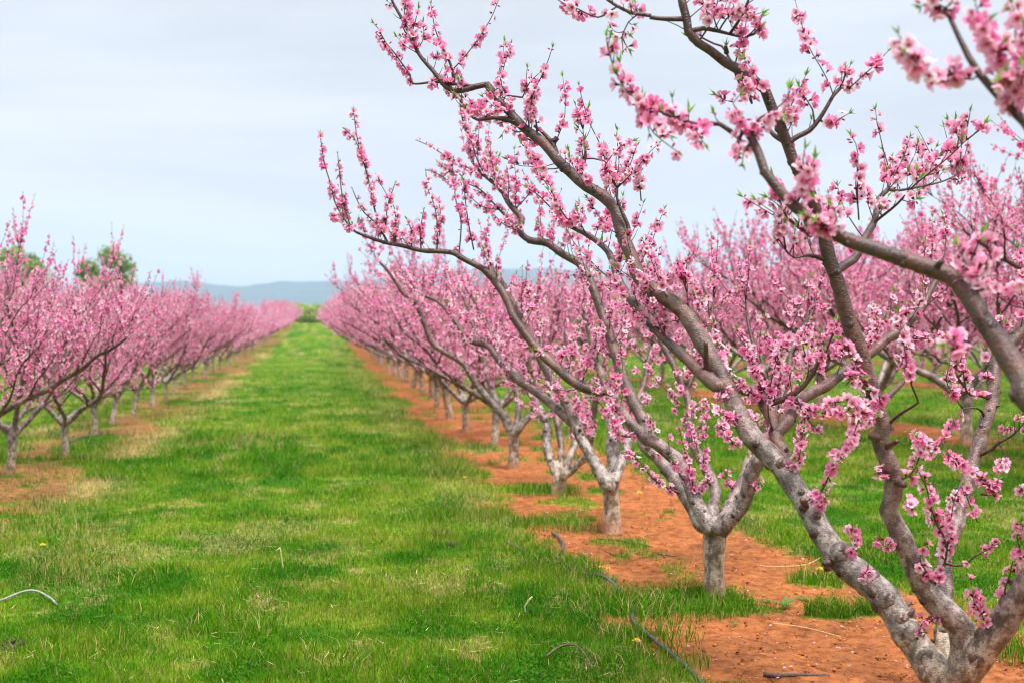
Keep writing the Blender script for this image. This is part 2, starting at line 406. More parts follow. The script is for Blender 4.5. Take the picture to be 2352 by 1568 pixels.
# ------------------------------------------------------------------ growing peach trees
class Limb:
    def __init__(s, rng, lod, origin):
        s.acc = Acc(); s.rng = rng; s.lod = lod; s.o = np.asarray(origin, float)
        s.fp = []; s.fa = []; s.fs = []; s.ft = []; s.lp = []; s.la = []; s.ls = []; s.bp = []; s.ba = []
    def branch(s, P, R, sides=8, rough=0.06, knots=True, step=None):
        P, R = resample(P, R, step or max(0.02, R.max() * 0.7) if hasattr(R, 'max') else 0.03)
        kn = np.zeros(len(P))
        rng = s.rng
        if rough and R[0] > 0.012:
            L = np.r_[0, np.cumsum(np.linalg.norm(np.diff(P, axis=0), axis=1))]
            pos = 0.08
            while pos < L[-1] and knots:
                w = 0.018 + 0.3 * R[min(len(R) - 1, np.searchsorted(L, pos))]
                g = np.exp(-((L - pos) / w) ** 2)
                R = R * (1 + 0.16 * rng.random() * g); kn = np.maximum(kn, g * rng.choice([0, 0.3, 0.7, 1.0]))
                pos += rng.uniform(0.07, 0.26)
        tube(s.acc, P, R, sides, kn * (0.8 if R[0] > 0.012 else 0), rough, rng)
        if knots and R[0] > 0.015 and s.lod < 2:
            L = np.r_[0, np.cumsum(np.linalg.norm(np.diff(P, axis=0), axis=1))]
            m = int(L[-1] / (0.085 if s.lod == 0 else 0.2))
            for _ in range(m):
                i = rng.integers(2, max(3, len(P) - 2)); r = R[i]
                if r < 0.01: continue
                s.knot(P, R, i)
        return P, R
    def knot(s, P, R, i, size=None, ln=None, face=None):
        rng = s.rng; r = R[i]; i0 = max(0, i - 1); i1 = min(len(P) - 1, i + 1)
        t = P[i1] - P[i0]; t /= np.linalg.norm(t) + 1e-9
        q = rng.normal(size=3) if face is None else np.asarray(face, float); q = q - t * q.dot(t); q /= np.linalg.norm(q)
        k = (size or rng.uniform(0.16, 0.42)) * r; k = max(k, 0.005)
        d = q + t * rng.uniform(0, 0.7); d /= np.linalg.norm(d)
        L = ln or rng.choice([0.02, 0.05, 0.12, 0.45], p=[.35, .35, .2, .1]) * r + 0.001
        b = P[i] + q * r * 0.55
        if L > 0.3 * r:                              # a snapped stub
            pts = np.array([b, b + q * r * 0.3, b + q * r * .42 + d * L * .3, b + q * r * 0.46 + d * L, b + q * r * .46 + d * L * 0.96])
            rr = np.array([k * 1.7, k * 1.3, k * 0.9, k * 0.62, k * 0.1]); kk = np.array([.1, .2, .4, .6, .9])
        else:                                        # a healed scar: a low collar round a dark socket
            pts = np.array([b, b + q * r * .33, b + q * (r * .50 + L * .5), b + q * (r * .45 + L * .3), b + q * r * .30])
            rr = np.array([k * 1.75, k * 1.5, k * 1.05, k * 0.66, k * 0.2]); kk = np.array([0., .1, .45, 1., 1.])
        tube(s.acc, pts, rr, 9, kk, 0.16, rng)
    def twig(s, p0, d, L, r0=0.0035, dens=46, up=0.5, leaf=True, bare=0.06):
        rng = s.rng; n = 7 if s.lod == 0 else 5
        d = d / np.linalg.norm(d); P = [np.array(p0, float)]; st = L / (n - 1)
        for i in range(n - 1):
            d = d + rng.normal(size=3) * 0.10 + np.array([0, 0, up * 0.22]); d /= np.linalg.norm(d)
            P.append(P[-1] + d * st)
        P = np.array(P); R = np.linspace(r0, r0 * 0.42, n)
        tube(s.acc, P, R, 4 if s.lod == 0 else 3)
        s.dress(P, dens * (1.35 if s.lod == 0 else 1), bare, leaf)
        return P
    def dress(s, P, dens, bare=0.05, leaf=True, off=0.009):
        rng = s.rng
        seg = np.diff(P, axis=0); sl = np.linalg.norm(seg, axis=1); L = np.r_[0, np.cumsum(sl)]
        nn = max(1, int(L[-1] * dens)); t = np.sort(rng.uniform(bare, L[-1], nn)) if L[-1] > bare else np.array([L[-1]])
        # blossoms sit in little groups with bare wood between
        ph = rng.uniform(0, 50); keep = vnoise(t * 26 + ph, t * 0, 3) > rng.uniform(0.14, 0.34)
        t = t[keep]
        if len(t) == 0: return
        i = np.clip(np.searchsorted(L, t) - 1, 0, len(seg) - 1)
        p = P[i] + seg[i] * ((t - L[i]) / (sl[i] + 1e-9))[:, None]
        T = seg[i] / (sl[i][:, None] + 1e-9)
        q = rng.normal(size=(len(t), 3)); q -= T * (q * T).sum(1)[:, None]; q /= np.linalg.norm(q, axis=1)[:, None] + 1e-9
        ax = q + T * 0.25 + rng.normal(size=q.shape) * 0.25 + np.array([0, 0, 0.12])
        tipness = t / L[-1]
        isb = rng.random(len(t)) < 0.15 + 0.25 * (tipness > 0.88)
        pos = p + q * rng.uniform(off, off * 2.0, len(t))[:, None]
        tw = rng.normal() * 0.16
        s.fp.append(pos[~isb]); s.fa.append(ax[~isb]); s.fs.append(rng.uniform(0.70, 1.16, (~isb).sum()) * (1 - 0.18 * tipness[~isb]))
        s.ft.append(np.clip(rng.normal(0.02, 0.62, (~isb).sum()) + tw, -1, 1))
        s.bp.append(pos[isb]); s.ba.append(ax[isb])
        if leaf:
            s.lp.append(P[-1:]); s.la.append((seg[-1] / sl[-1])[None]); s.ls.append(np.array([rng.uniform(0.7, 1.25)]))
            m = int(L[-1] * 3.0)
            if m:
                k = rng.integers(0, len(p), m)
                s.lp.append(p[k]); s.la.append(q[k] + T[k] * 0.9); s.ls.append(rng.uniform(0.4, 0.8, m))
    def cover(s, P, R, t0=0.2, t1=1.0, gap=0.08, L=(0.18, 0.5), up=0.6, dens=46, out=None, tip=True, side=0.8, grow=1.0):
        """short flowering shoots along a limb"""
        rng = s.rng
        A = np.r_[0, np.cumsum(np.linalg.norm(np.diff(P, axis=0), axis=1))]; tot = A[-1]; x = tot * t0
        while x < tot * t1:
            i = min(len(P) - 2, np.searchsorted(A, x)); T = P[i + 1] - P[i]; T /= np.linalg.norm(T) + 1e-9
            q = rng.normal(size=3); q[2] = abs(q[2]) * 0.7 + q[2] * 0.3; q -= T * q.dot(T); q /= np.linalg.norm(q) + 1e-9
            d = q * side + T * rng.uniform(0.2, 0.9) + np.array([0, 0, up * rng.uniform(0.2, 1.1)])
            if out is not None: d = d + np.asarray(out) * rng.uniform(0, 0.6)
            ln = rng.uniform(*L) * (0.75 + 0.5 * (x / tot) * grow)
            if rng.random() < 0.35: ln *= rng.uniform(.25, .5)
            s.twig(P[i] + q * R[i] * 0.6, d, ln, 0.0024 + 0.0026 * ln, dens, up)
            x += gap * rng.uniform(0.5, 1.6)
        if tip:
            T = P[-1] - P[-2]; T /= np.linalg.norm(T)
            for _ in range(3):
                s.twig(P[-1], T + rng.normal(size=3) * 0.35 + np.array([0, 0, 0.5]), rng.uniform(L[1] * 0.6, L[1] * 1.25), 0.0042, dens, up)
    def build(s, parent, name='limb', merge=False):
        o = s.o; a = s.acc
        lb = link_mesh(name, np.vstack(a.v) - o, [np.vstack(a.q), np.vstack(a.t)], M_BARK, parent,
                       {'bark': ('FLOAT_COLOR', np.vstack(a.a)), 'bv': ('FLOAT_VECTOR', np.vstack(a.b))})
        rng = s.rng; holder = parent if merge else lb
        VV = []; TT = []; CC = []; n0 = 0
        def push(tpl, pos, ax, sxy, sz, tint):
            nonlocal n0
            tv, tt, W = tpl
            V, T = scatter(tv, tt, pos - o, ax, sxy, sz, rng)
            tint = tint[:, None, None]
            rim = np.where(tint > 0, C_RIM * (1 - tint) + C_PALE * tint, C_RIM * (1 + tint) + C_DEEP * (-tint))
            w = np.clip(W, 0, 1)[None, :, None] ** 0.62
            c = C_CEN * (1 - w) + rim * w
            for code, cc in ((-1, C_CALYX), (-2, C_STA), (-3, C_TIP)):
                c = np.where((W == code)[None, :, None], cc, c)
            c = c * rng.uniform(0.92, 1.04, (len(pos), 1, 1))
            VV.append(V); TT.append(T + n0); CC.append(c.reshape(-1, 3)); n0 += len(V)
        if s.fp:
            p = np.vstack(s.fp); n = len(p)
            sc_ = np.concatenate(s.fs) * (0.0240 if s.lod == 0 else 0.0268 if s.lod == 1 else 0.034)
            push(TPL[s.lod], p, np.vstack(s.fa), sc_, sc_ * rng.uniform(0.4, 2.1, n), np.concatenate(s.ft))
        if s.bp and s.lod < 2:
            b = np.vstack(s.bp)
            if len(b): push(BUD, b, np.vstack(s.ba), np.full(len(b), 0.016), np.full(len(b), 0.015), np.full(len(b), -0.7))
        if VV:
            c = np.vstack(CC)
            link_mesh('blossom', np.vstack(VV), [np.vstack(TT)], M_PETAL, holder, {'col': ('FLOAT_COLOR', np.column_stack([np.clip(c, 0, 1), np.ones(len(c))]))})
        if s.lp:
            p = np.vstack(s.lp); n = len(p); z = np.concatenate(s.ls) * (0.040 if s.lod == 0 else 0.030)
            V, T = scatter(LEAF[0], LEAF[1], p - o, np.vstack(s.la), z, z, rng)
            g = rng.uniform(0.75, 1.2, (n, 1)) * np.array([[0.20, 0.36, 0.04]])
            g = np.repeat(g, len(LEAF[0]), 0)
            link_mesh('foliage', V, [T], M_LEAF, holder, {'col': ('FLOAT_COLOR', np.column_stack([g, np.ones(len(g))]))})
        return lb

def trunk_mesh(P, R, origin, parent, rng, sides=14, name='trunk', knots=2, starts=(), voxel=0.010, reach=0.16):
    """the trunk and the first hand's breadth of each limb, fused into one skin"""
    l = Limb(rng, 0, origin)
    l.branch(P, R, sides, 0.07, False, 0.03)
    Pp, Rr = resample(P, R, 0.03)
    for sp, sr in starts:
        A = np.r_[0, np.cumsum(np.linalg.norm(np.diff(sp, axis=0), axis=1))]
        tt = np.linspace(0, min(A[-1], reach), 7)
        q = np.stack([np.interp(tt, A, sp[:, k]) for k in range(3)], -1); qr = np.interp(tt, A, sr)
        tube(l.acc, q, qr * np.array([0.66, 0.92, 1.04, 1.07, 1.06, 1.04, 0.96]), sides)
    for _ in range(knots):
        l.knot(Pp, Rr, rng.integers(len(Pp) // 2, len(Pp)), rng.uniform(0.2, 0.35))
    a = l.acc
    tmp = link_mesh('tmp', np.vstack(a.v) - l.o, [np.vstack(a.q), np.vstack(a.t)], M_BARK)
    m = tmp.modifiers.new('r', 'REMESH'); m.mode = 'VOXEL'; m.voxel_size = voxel
    m = tmp.modifiers.new('s', 'SMOOTH'); m.factor = 0.5; m.iterations = 5
    me = bpy.data.meshes.new_from_object(tmp.evaluated_get(bpy.context.evaluated_depsgraph_get()))
    bpy.data.objects.remove(tmp)
    n = len(me.vertices); co = np.empty(n * 3, np.float32); me.vertices.foreach_get('co', co); co = co.reshape(-1, 3)
    me.polygons.foreach_set('use_smooth', np.ones(len(me.polygons), bool))
    th = np.full(n, min(1, float(Rr.mean()) / 0.05 * 0.8))
    kn = sstep(0.62, 0.80, fbm(co[:, 0] * 22 + 5, co[:, 1] * 22 + co[:, 2] * 17, 3, 3)) * 0.6
    at_ = me.attributes.new('bark', 'FLOAT_COLOR', 'POINT'); at_.data.foreach_set('color', np.stack([th, kn, 0 * th, 1 + 0 * th], -1).astype(np.float32).ravel())
    at_ = me.attributes.new('bv', 'FLOAT_VECTOR', 'POINT'); at_.data.foreach_set('vector', (co * np.array([2, 2, 1], np.float32)).ravel())
    if not me.materials: me.materials.append(M_BARK)
    me.name = name
    o = bpy.data.objects.new(name, me); C.objects.link(o); o.parent = parent
    return o

def wander(p, d, L, n, jit, upb, rng, pull=None):
    P = [np.array(p, float)]; d = np.array(d, float) / np.linalg.norm(d)
    for i in range(n):
        d = d + rng.normal(size=3) * jit + np.array([0, 0, upb])
        if pull is not None: d[2] = max(d[2], pull)
        d /= np.linalg.norm(d); P.append(P[-1] + d * L / n)
    return np.array(P)

def scaffold(l, p0, az, rng, length=2.7, r0=0.036, el=38, gapf=1.0, lodn=1):
    """one main limb with its side branches and shoots"""
    e = radians(el + rng.uniform(-6, 6))
    P = wander(p0, (cos(az) * cos(e), sin(az) * cos(e), sin(e)), length, 11, 0.14, 0.012, rng, 0.36)
    R = r0 * np.linspace(1, 0.2, len(P)) ** 0.8
    sides = {0: 10, 1: 7, 2: 5}[l.lod]
    Pp, Rr = l.branch(P, R, sides)
    g = 0.062 * gapf
    l.cover(Pp, Rr, 0.30, 1, g * 1.2, (0.15, 0.5), 0.55)
    A = np.r_[0, np.cumsum(np.linalg.norm(np.diff(Pp, axis=0), axis=1))]; tot = A[-1]
    x = 0.25 * tot; sgn = 1
    while x < tot * 0.93:
        i = min(len(Pp) - 2, np.searchsorted(A, x)); T = Pp[i + 1] - Pp[i]; T /= np.linalg.norm(T)
        h = np.cross(T, (0, 0, 1)); h /= np.linalg.norm(h) + 1e-9
        d = T * 0.75 + h * sgn * rng.uniform(0.5, 1.0) + np.array([0, 0, rng.uniform(0.1, 0.7)])
        ln = (1.15 - 0.6 * x / tot) * rng.uniform(0.7, 1.15)
        Q = wander(Pp[i], d, ln, 6, 0.14, 0.06, rng)
        q, r = l.branch(Q, Rr[i] * 0.55 * np.linspace(1, 0.28, len(Q)), max(4, sides - 2), knots=False)
        l.cover(q, r, 0.12, 1, g, (0.15, 0.46), 0.6)
        sgn = -sgn; x += rng.uniform(0.16, 0.30) * (1 if l.lod < 2 else 1.25)
    return Pp, Rr

def make_tree(seed, lod, n=5, height=1.0, label=None):
    rng = np.random.default_rng(seed)
    root = empty('peach_tree', (0, 0, 0))
    th = rng.uniform(0.42, 0.58); lean = rng.normal(size=2) * 0.05
    P = np.array([[0, 0, -0.04], [0, 0, 0.04], [lean[0] * .5, lean[1] * .5, th * 0.5], [lean[0], lean[1], th], [lean[0] * 1.1, lean[1] * 1.1, th + 0.07]])
    R = np.array([0.085, 0.070, 0.060, 0.064, 0.045])
    st = []
    az0 = rng.uniform(0, 2 * pi)
    one = Limb(rng, lod, (0, 0, 0)) if lod == 2 else None
    if one: one.branch(P, R, 7, knots=False)
    for k in range(n):
        l = one or Limb(rng, lod, (0, 0, 0))
        az = az0 + 2 * pi * k / n + rng.uniform(-0.3, 0.3)
        p0 = P[3] + np.array([0, 0, rng.uniform(-0.09, 0.02)])
        st.append(scaffold(l, p0, az, rng, rng.uniform(2.0, 2.5) * height, rng.uniform(0.034, 0.046), rng.uniform(24, 46), 1.0 if lod < 2 else 1.25))
        if not one: l.build(root)
    if one: one.build(root, 'trunk', merge=True)
    else: trunk_mesh(P, R, (0, 0, 0), root, rng, 12, starts=st, voxel=0.013)
    return root
def copy_tree(root):
    r = root.copy(); C.objects.link(r)
    for ch in root.children:
        c = ch.copy(); C.objects.link(c); c.parent = r
        for g in ch.children:
            d = g.copy(); C.objects.link(d); d.parent = c
    return r

# ------------------------------------------------------------------ ground
ROWS = [(-3.0, 0.62), (2.42, 0.86), (8.5, 0.75), (14.8, 0.75), (21.0, 0.75), (27.3, 0.75), (33.5, 0.75), (39.8, 0.75), (-9.2, 0.9), (-15.4, 0.8), (-21.6, 0.8)]
def gheight(x, y):
    y = np.asarray(y, float); t = np.clip((y - 45) / 130, 0, 1)
    rise = 2.1 * t ** 1.4
    t2 = np.clip((y - 190) / 400, 0, 1)
    return rise * (1 - t2 * t2) - 6 * t2
TUFTS = [(ground_at(1530, 1392)[:2], 0.62, 0.30), (ground_at(1610, 1370)[:2], 0.25, 0.22), (ground_at(1905, 1405)[:2], 0.17, 0.12), (ground_at(2000, 1400)[:2], 0.13, 0.10), (ground_at(1880, 1335)[:2], 0.18, 0.2),
         (ground_at(1260, 1120)[:2] + [-.15, 0], 0.5, 0.35), (ground_at(1090, 1030)[:2], 0.35, 0.6), (ground_at(1290, 1195)[:2], 0.3, 0.25), (ground_at(1640, 1080)[:2] + [0, .3], 0.25, 0.5)]
def bend(y):
    return 0.80 * np.clip(np.asarray(y, float) / 130, 0, 1.3) ** 2
def soil_amount(x, y):
    """1 where the red clay lies bare, 0 in the grass"""
    x = np.asarray(x, float); y = np.asarray(y, float); x = x - bend(y)
    m = np.zeros_like(x)
    wob = (fbm(x * 0.9, y * 0.55, 11, 4) - 0.5) * 0.95 + (fbm(x * 4, y * 3, 21, 3) - 0.5) * 0.45
    for xc, w in ROWS:
        d = np.abs(x - xc - (0.10 if xc == 2.42 else 0)) + wob
        mm = 1 - sstep(w - 0.13, w + 0.12, d)
        if xc < 0: mm = mm * 0.85
        if xc == -3.0: mm = np.maximum(mm * sstep(0.30, 0.46, fbm(x * 1.1, y * 0.6, 33, 3)), 0) ; m = np.maximum(m, mm); continue
        if xc != 2.42: mm = mm * sstep(0.42, 0.58, fbm(x * 0.9, y * 0.45, 33, 3) + 0.04 * (x > 0))
        m = np.maximum(m, mm)
    for (c, a, b) in TUFTS:
        m = m * (1 - 0.0 * m) * sstep(0.55, 1.25, ((x - c[0]) / a) ** 2 + ((y - c[1]) / b) ** 2 + (fbm(x * 9, y * 9, 5, 2) - .5) * 1.3)
    m = m * (1 - 0.85 * sstep(0.60, 0.72, fbm(x * 2.6, y * 1.9, 37, 3)) * sstep(7.5, 10, y))
    return m
def straw_amount(x, y):
    m = np.zeros_like(x)
    for xc, w in ROWS:
        d = np.abs(np.abs(x - xc) - w - 0.18)
        m = np.maximum(m, np.exp(-(d / 0.32) ** 2) * (0.5 + 1.3 * (xc < 0)))
    m = m * sstep(0.40, 0.62, fbm(x * 0.9 + 40, y * 0.5, 51, 3))
    m = np.maximum(m, 0.7 * sstep(0.62, 0.73, fbm(x * 1.3, y * 0.8, 61, 4)))
    m = np.maximum(m, 0.8 * sstep(0.66, 0.74, fbm(x * 4.0, y * 3.0, 62, 3)))
    return m
def grass_tone(x, y):
    """0 dark clover green .. 1 yellow green"""
    return np.clip(0.52 + 0.85 * (fbm(x * 0.6 + 3, y * 0.42, 71, 4) - 0.5) + 1.7 * (fbm(x * 3.3, y * 2.2, 72, 3) - 0.5), 0, 1)
G_DARK = np.array([0.028, 0.128, 0.002]); G_MID = np.array([0.070, 0.192, 0.002]); G_YEL = np.array([0.175, 0.255, 0.016]); S_DRY = np.array([0.44, 0.34, 0.14])
SOIL = np.array([0.30, 0.105, 0.036])
def grass_col(t):
    t = t[:, None]
    return np.where(t < .5, G_DARK + (G_MID - G_DARK) * t * 2, G_MID + (G_YEL - G_MID) * (t - .5) * 2)

def build_ground():
    nr, nc = 620, 620
    s = np.linspace(0, 1, nr); y = -8 + 12 * s + 0
    yy = -9 + np.r_[np.linspace(0, 13, 60), 13 + np.geomspace(0.04, 7200, nr - 60) * 1.0]
    # rows are dense between 5 and 20 m
    yy = np.unique(np.r_[np.linspace(-9, 4.5, 20), np.linspace(4.5, 14, 330), np.geomspace(14.03, 60, 200), np.geomspace(60.5, 7200, 90)])
    uu = np.r_[np.linspace(-2.6, -0.42, 50), np.linspace(-0.415, 0.55, 520), np.linspace(0.555, 2.6, 50)]
    Yg, Ug = np.meshgrid(yy, uu, indexing='ij')
    X = Ug * (Yg + 12) * 0.95; Y = Yg.copy()
    x = X.ravel(); y = Y.ravel()
    z = gheight(x, y)
    near = y < 60
    so = np.zeros_like(x); st = np.zeros_like(x)
    so = soil_amount(x, y); st = straw_amount(x, y)
    far = sstep(110, 175, y); so *= 1 - far
    z = z + np.where(near, (fbm(x * 1.1, y * 1.1, 81, 3) - 0.5) * 0.05 + (fbm(x * 12, y * 12, 82, 4) - 0.5) * 0.050 * so - 0.015 * so, 0)
    tone = grass_tone(x, y)
    g = grass_col(tone) * 0.82
    g = g * (1 - 0.55 * (st * (1 - so))[:, None]) + S_DRY * 0.8 * (0.55 * st * (1 - so))[:, None]
    dull = (x < 0)[:, None]; sc_l = np.where(dull, np.array([0.26, 0.115, 0.05]), SOIL)
    col = g * (1 - so[:, None]) + sc_l * so[:, None]
    nr, nc = len(yy), len(uu)
    i = np.arange(nr - 1)[:, None] * nc; j = np.arange(nc - 1)[None]
    q = np.stack([i + j, i + j + 1, i + nc + j + 1, i + nc + j], -1).reshape(-1, 4)
    m, t, p, o = new_mat('orchard_floor')
    a = N(t, 'ShaderNodeAttribute', attribute_name='col'); ms = N(t, 'ShaderNodeAttribute', attribute_name='mask')
    sp = N(t, 'ShaderNodeSeparateColor'); t.links.new(ms.outputs['Color'], sp.inputs[0])
    g_ = N(t, 'ShaderNodeTexCoord')
    n1 = N(t, 'ShaderNodeTexNoise'); n1.inputs['Scale'].default_value = 14; n1.inputs['Detail'].default_value = 9; n1.inputs['Roughness'].default_value = 0.68
    t.links.new(g_.outputs['Object'], n1.inputs['Vector'])
    n2 = N(t, 'ShaderNodeTexNoise'); n2.inputs['Scale'].default_value = 2.6; n2.inputs['Detail'].default_value = 6; t.links.new(g_.outputs['Object'], n2.inputs['Vector'])
    r = N(t, 'ShaderNodeValToRGB'); c = r.color_ramp
    c.elements[0].position = 0.35; c.elements[0].color = (0.42, 0.36, 0.34, 1); c.elements[1].position = 0.62; c.elements[1].color = (1.22, 1.2, 1.18, 1)
    t.links.new(n1.outputs['Fac'], r.inputs[0])
    r2 = N(t, 'ShaderNodeValToRGB'); c = r2.color_ramp
    c.elements[0].position = 0.32; c.elements[0].color = (0.80, 0.82, 0.82, 1); c.elements[1].position = 0.68; c.elements[1].color = (1.14, 1.12, 1.1, 1)
    t.links.new(n2.outputs['Fac'], r2.inputs[0])
    m1 = N(t, 'ShaderNodeMix', data_type='RGBA', blend_type='MULTIPLY'); m1.inputs[0].default_value = 0.85
    t.links.new(a.outputs['Color'], m1.inputs[6]); t.links.new(r.outputs[0], m1.inputs[7])
    m2 = N(t, 'ShaderNodeMix', data_type='RGBA', blend_type='MULTIPLY'); m2.inputs[0].default_value = 1
    t.links.new(m1.outputs[2], m2.inputs[6]); t.links.new(r2.outputs[0], m2.inputs[7])
    t.links.new(m2.outputs[2], p.inputs['Base Color'])
    p.inputs['Roughness'].default_value = 0.95; p.inputs['Specular IOR Level'].default_value = 0.1
    b = N(t, 'ShaderNodeBump'); b.inputs['Strength'].default_value = 0.7; b.inputs['Distance'].default_value = 0.03
    t.links.new(n1.outputs['Fac'], b.inputs['Height']); t.links.new(b.outputs[0], p.inputs['Normal'])
    ob = link_mesh('ground', np.stack([x, y, z], -1), [q], m, None,
                   {'col': ('FLOAT_COLOR', np.column_stack([col, np.ones(len(col))])), 'mask': ('FLOAT_COLOR', np.column_stack([so, st, so * 0, so * 0 + 1]))})
    ob['kind'] = 'structure'
build_ground()
def gz(x, y):
    so = soil_amount(x, y)
    return gheight(x, y) + np.where(y < 60, (fbm(x * 1.1, y * 1.1, 81, 3) - 0.5) * 0.05 - 0.015 * so, 0)
def gz1(x, y): return float(gz(np.array([x]), np.array([y]))[0])

# ------------------------------------------------------------------ grass, clover, straw, petals, clods
rg = np.random.default_rng(5)
def rand_xy(n, y0, y1, power=1.0):
    u = rg.random(n)
    y = (y0 ** (1 - power) + u * (y1 ** (1 - power) - y0 ** (1 - power))) ** (1 / (1 - power)) if power != 1 else y0 * (y1 / y0) ** u
    x = rg.uniform(-0.30, 0.62, n) * y + rg.uniform(-1, 1, n) * 0.8
    return x, y
def blades(n, y0, y1, hs, ws, three, power=1.6):
    x, y = rand_xy(n, y0, y1, power)
    so = soil_amount(x, y); st = straw_amount(x, y); tone = grass_tone(x, y)
    clump = fbm(x * 3.1, y * 3.1, 91, 3)
    keep = (rg.random(n) > so * 1.05 + 0.0) & (rg.random(n) < 0.55 + 0.9 * clump)
    x, y, so, st, tone, clump = [a[keep] for a in (x, y, so, st, tone, clump)]; n = len(x)
    z = gz(x, y) - 0.004
    edge = np.zeros(n)
    for xc, w in ROWS[:3]: edge = np.maximum(edge, np.exp(-((np.abs(x - xc) - w) / 0.28) ** 2))
    h = hs * rg.uniform(0.45, 1.35, n) * (0.5 + 1.0 * clump) * (1 + 0.8 * sstep(0.60, 0.74, fbm(x * 1.3, y * 1.3, 95, 3)) + 0.55 * edge)
    dry = rg.random(n) < 0.05 + 0.42 * st + 0.08 * tone
    h = np.where(dry & (rg.random(n) < .5), h * 0.7, h)
    w = ws * rg.uniform(0.6, 1.4, n) * (y / ((y0 + y1) / 2)) ** 0.5
    a = rg.uniform(0, 2 * pi, n); la = rg.uniform(0, 2 * pi, n); ln = h * rg.uniform(0.15, 0.95, n)
    side = np.stack([np.cos(a), np.sin(a), 0 * a], -1) * w[:, None] * 0.5
    lean = np.stack([np.cos(la), np.sin(la), 0 * a], -1)
    B = np.stack([x, y, z], -1)
    mid = B + lean * (ln * 0.35)[:, None] + np.array([0, 0, 1]) * (h * 0.62)[:, None]
    tip = B + lean * ln[:, None] + np.array([0, 0, 1]) * h[:, None]
    c = grass_col(np.clip(tone + rg.normal(0, 0.22, n), 0, 1)) * rg.uniform(0.55, 1.45, (n, 1)) * 1.12
    dc = S_DRY * rg.uniform(0.65, 1.25, (n, 1)) * np.array([1, 1, 0.9])
    c = np.where(dry[:, None], dc, c)
    if three:
        V = np.stack([B - side, B + side, mid - side * .8, mid + side * .8, tip], 1).reshape(-1, 3)
        k = np.arange(n)[:, None] * 5
        Q = k + np.array([[0, 1, 3, 2]]); T = k + np.array([[2, 3, 4]])
        cc = np.repeat(c, 5, 0); return V, [Q, T], cc
    V = np.stack([B - side, B + side, tip], 1).reshape(-1, 3); k = np.arange(n)[:, None] * 3
    return V, [k + np.array([[0, 1, 2]])], np.repeat(c, 3, 0)
def stuff(name, V, Fs, c, label, cat, mat=M_GRASS, smooth=True):
    o = link_mesh(name, V, Fs, mat, None, {'col': ('FLOAT_COLOR', np.column_stack([np.clip(c, 0, 1), np.ones(len(c))]))}, smooth)
    tag(o, label, cat, kind='stuff'); return o
V, Fs, c = blades(480000, 5.2, 15, 0.037, 0.0040, True)
stuff('grass', V, Fs, c, 'short bright green mown grass blades in the near part of the orchard alleys', 'grass')
V, Fs, c = blades(300000, 14.5, 70, 0.065, 0.012, False, 1.9)
stuff('grass', V, Fs, c, 'green grass farther down the alleys between the tree rows', 'grass')
# long loose tufts
def tufts():
    cs = [(ground_at(x, y)[:2], r, k) for x, y, r, k in ((760, 1540, .35, 380), (180, 1500, .3, 150), (300, 1330, .3, 160), (1530, 1390, .5, 1500), (1905, 1405, .13, 500), (2000, 1400, .09, 260), (1500, 1470, .25, 300),
          (1480, 1530, .3, 400), (1250, 1130, .35, 500), (1290, 1215, .3, 350), (1010, 1180, .3, 200), (90, 1215, .5, 350), (520, 1440, .25, 180), (2330, 1500, .2, 400), (1880, 1335, .2, 240), (1330, 1320, .15, 200), (1340, 1300, .12, 160))]
    px = []; hh = []
    for c_, r, k in cs:
        a = rg.uniform(0, 2 * pi, k); q = np.sqrt(rg.random(k)) * r
        px.append(np.stack([c_[0] + q * np.cos(a), c_[1] + q * np.sin(a)], -1)); hh.append(rg.uniform(0.05, 0.125, k))
    p = np.vstack(px); h = np.concatenate(hh); n = len(p); x, y = p.T
    B = np.stack([x, y, gz(x, y) - .004], -1); a = rg.uniform(0, 2 * pi, n); la = rg.uniform(0, 2 * pi, n); ln = h * rg.uniform(.2, 1.1, n)
    side = np.stack([np.cos(a), np.sin(a), 0 * a], -1) * 0.0022; lean = np.stack([np.cos(la), np.sin(la), 0 * a], -1)
    mid = B + lean * (ln * .3)[:, None] + np.array([0, 0, 1]) * (h * .65)[:, None]; tip = B + lean * ln[:, None] + np.array([0, 0, 1]) * h[:, None]
    V = np.stack([B - side, B + side, mid - side * .8, mid + side * .8, tip], 1).reshape(-1, 3); k = np.arange(n)[:, None] * 5
    c = grass_col(rg.uniform(.1, .75, n)) * 1.1; c = np.where((rg.random(n) < .14)[:, None], S_DRY, c)
    stuff('grass_tuft', V, [k + np.array([[0, 1, 3, 2]]), k + np.array([[2, 3, 4]])], np.repeat(c, 5, 0), 'longer loose tufts of green grass at the edge of the red clay', 'grass')
tufts()
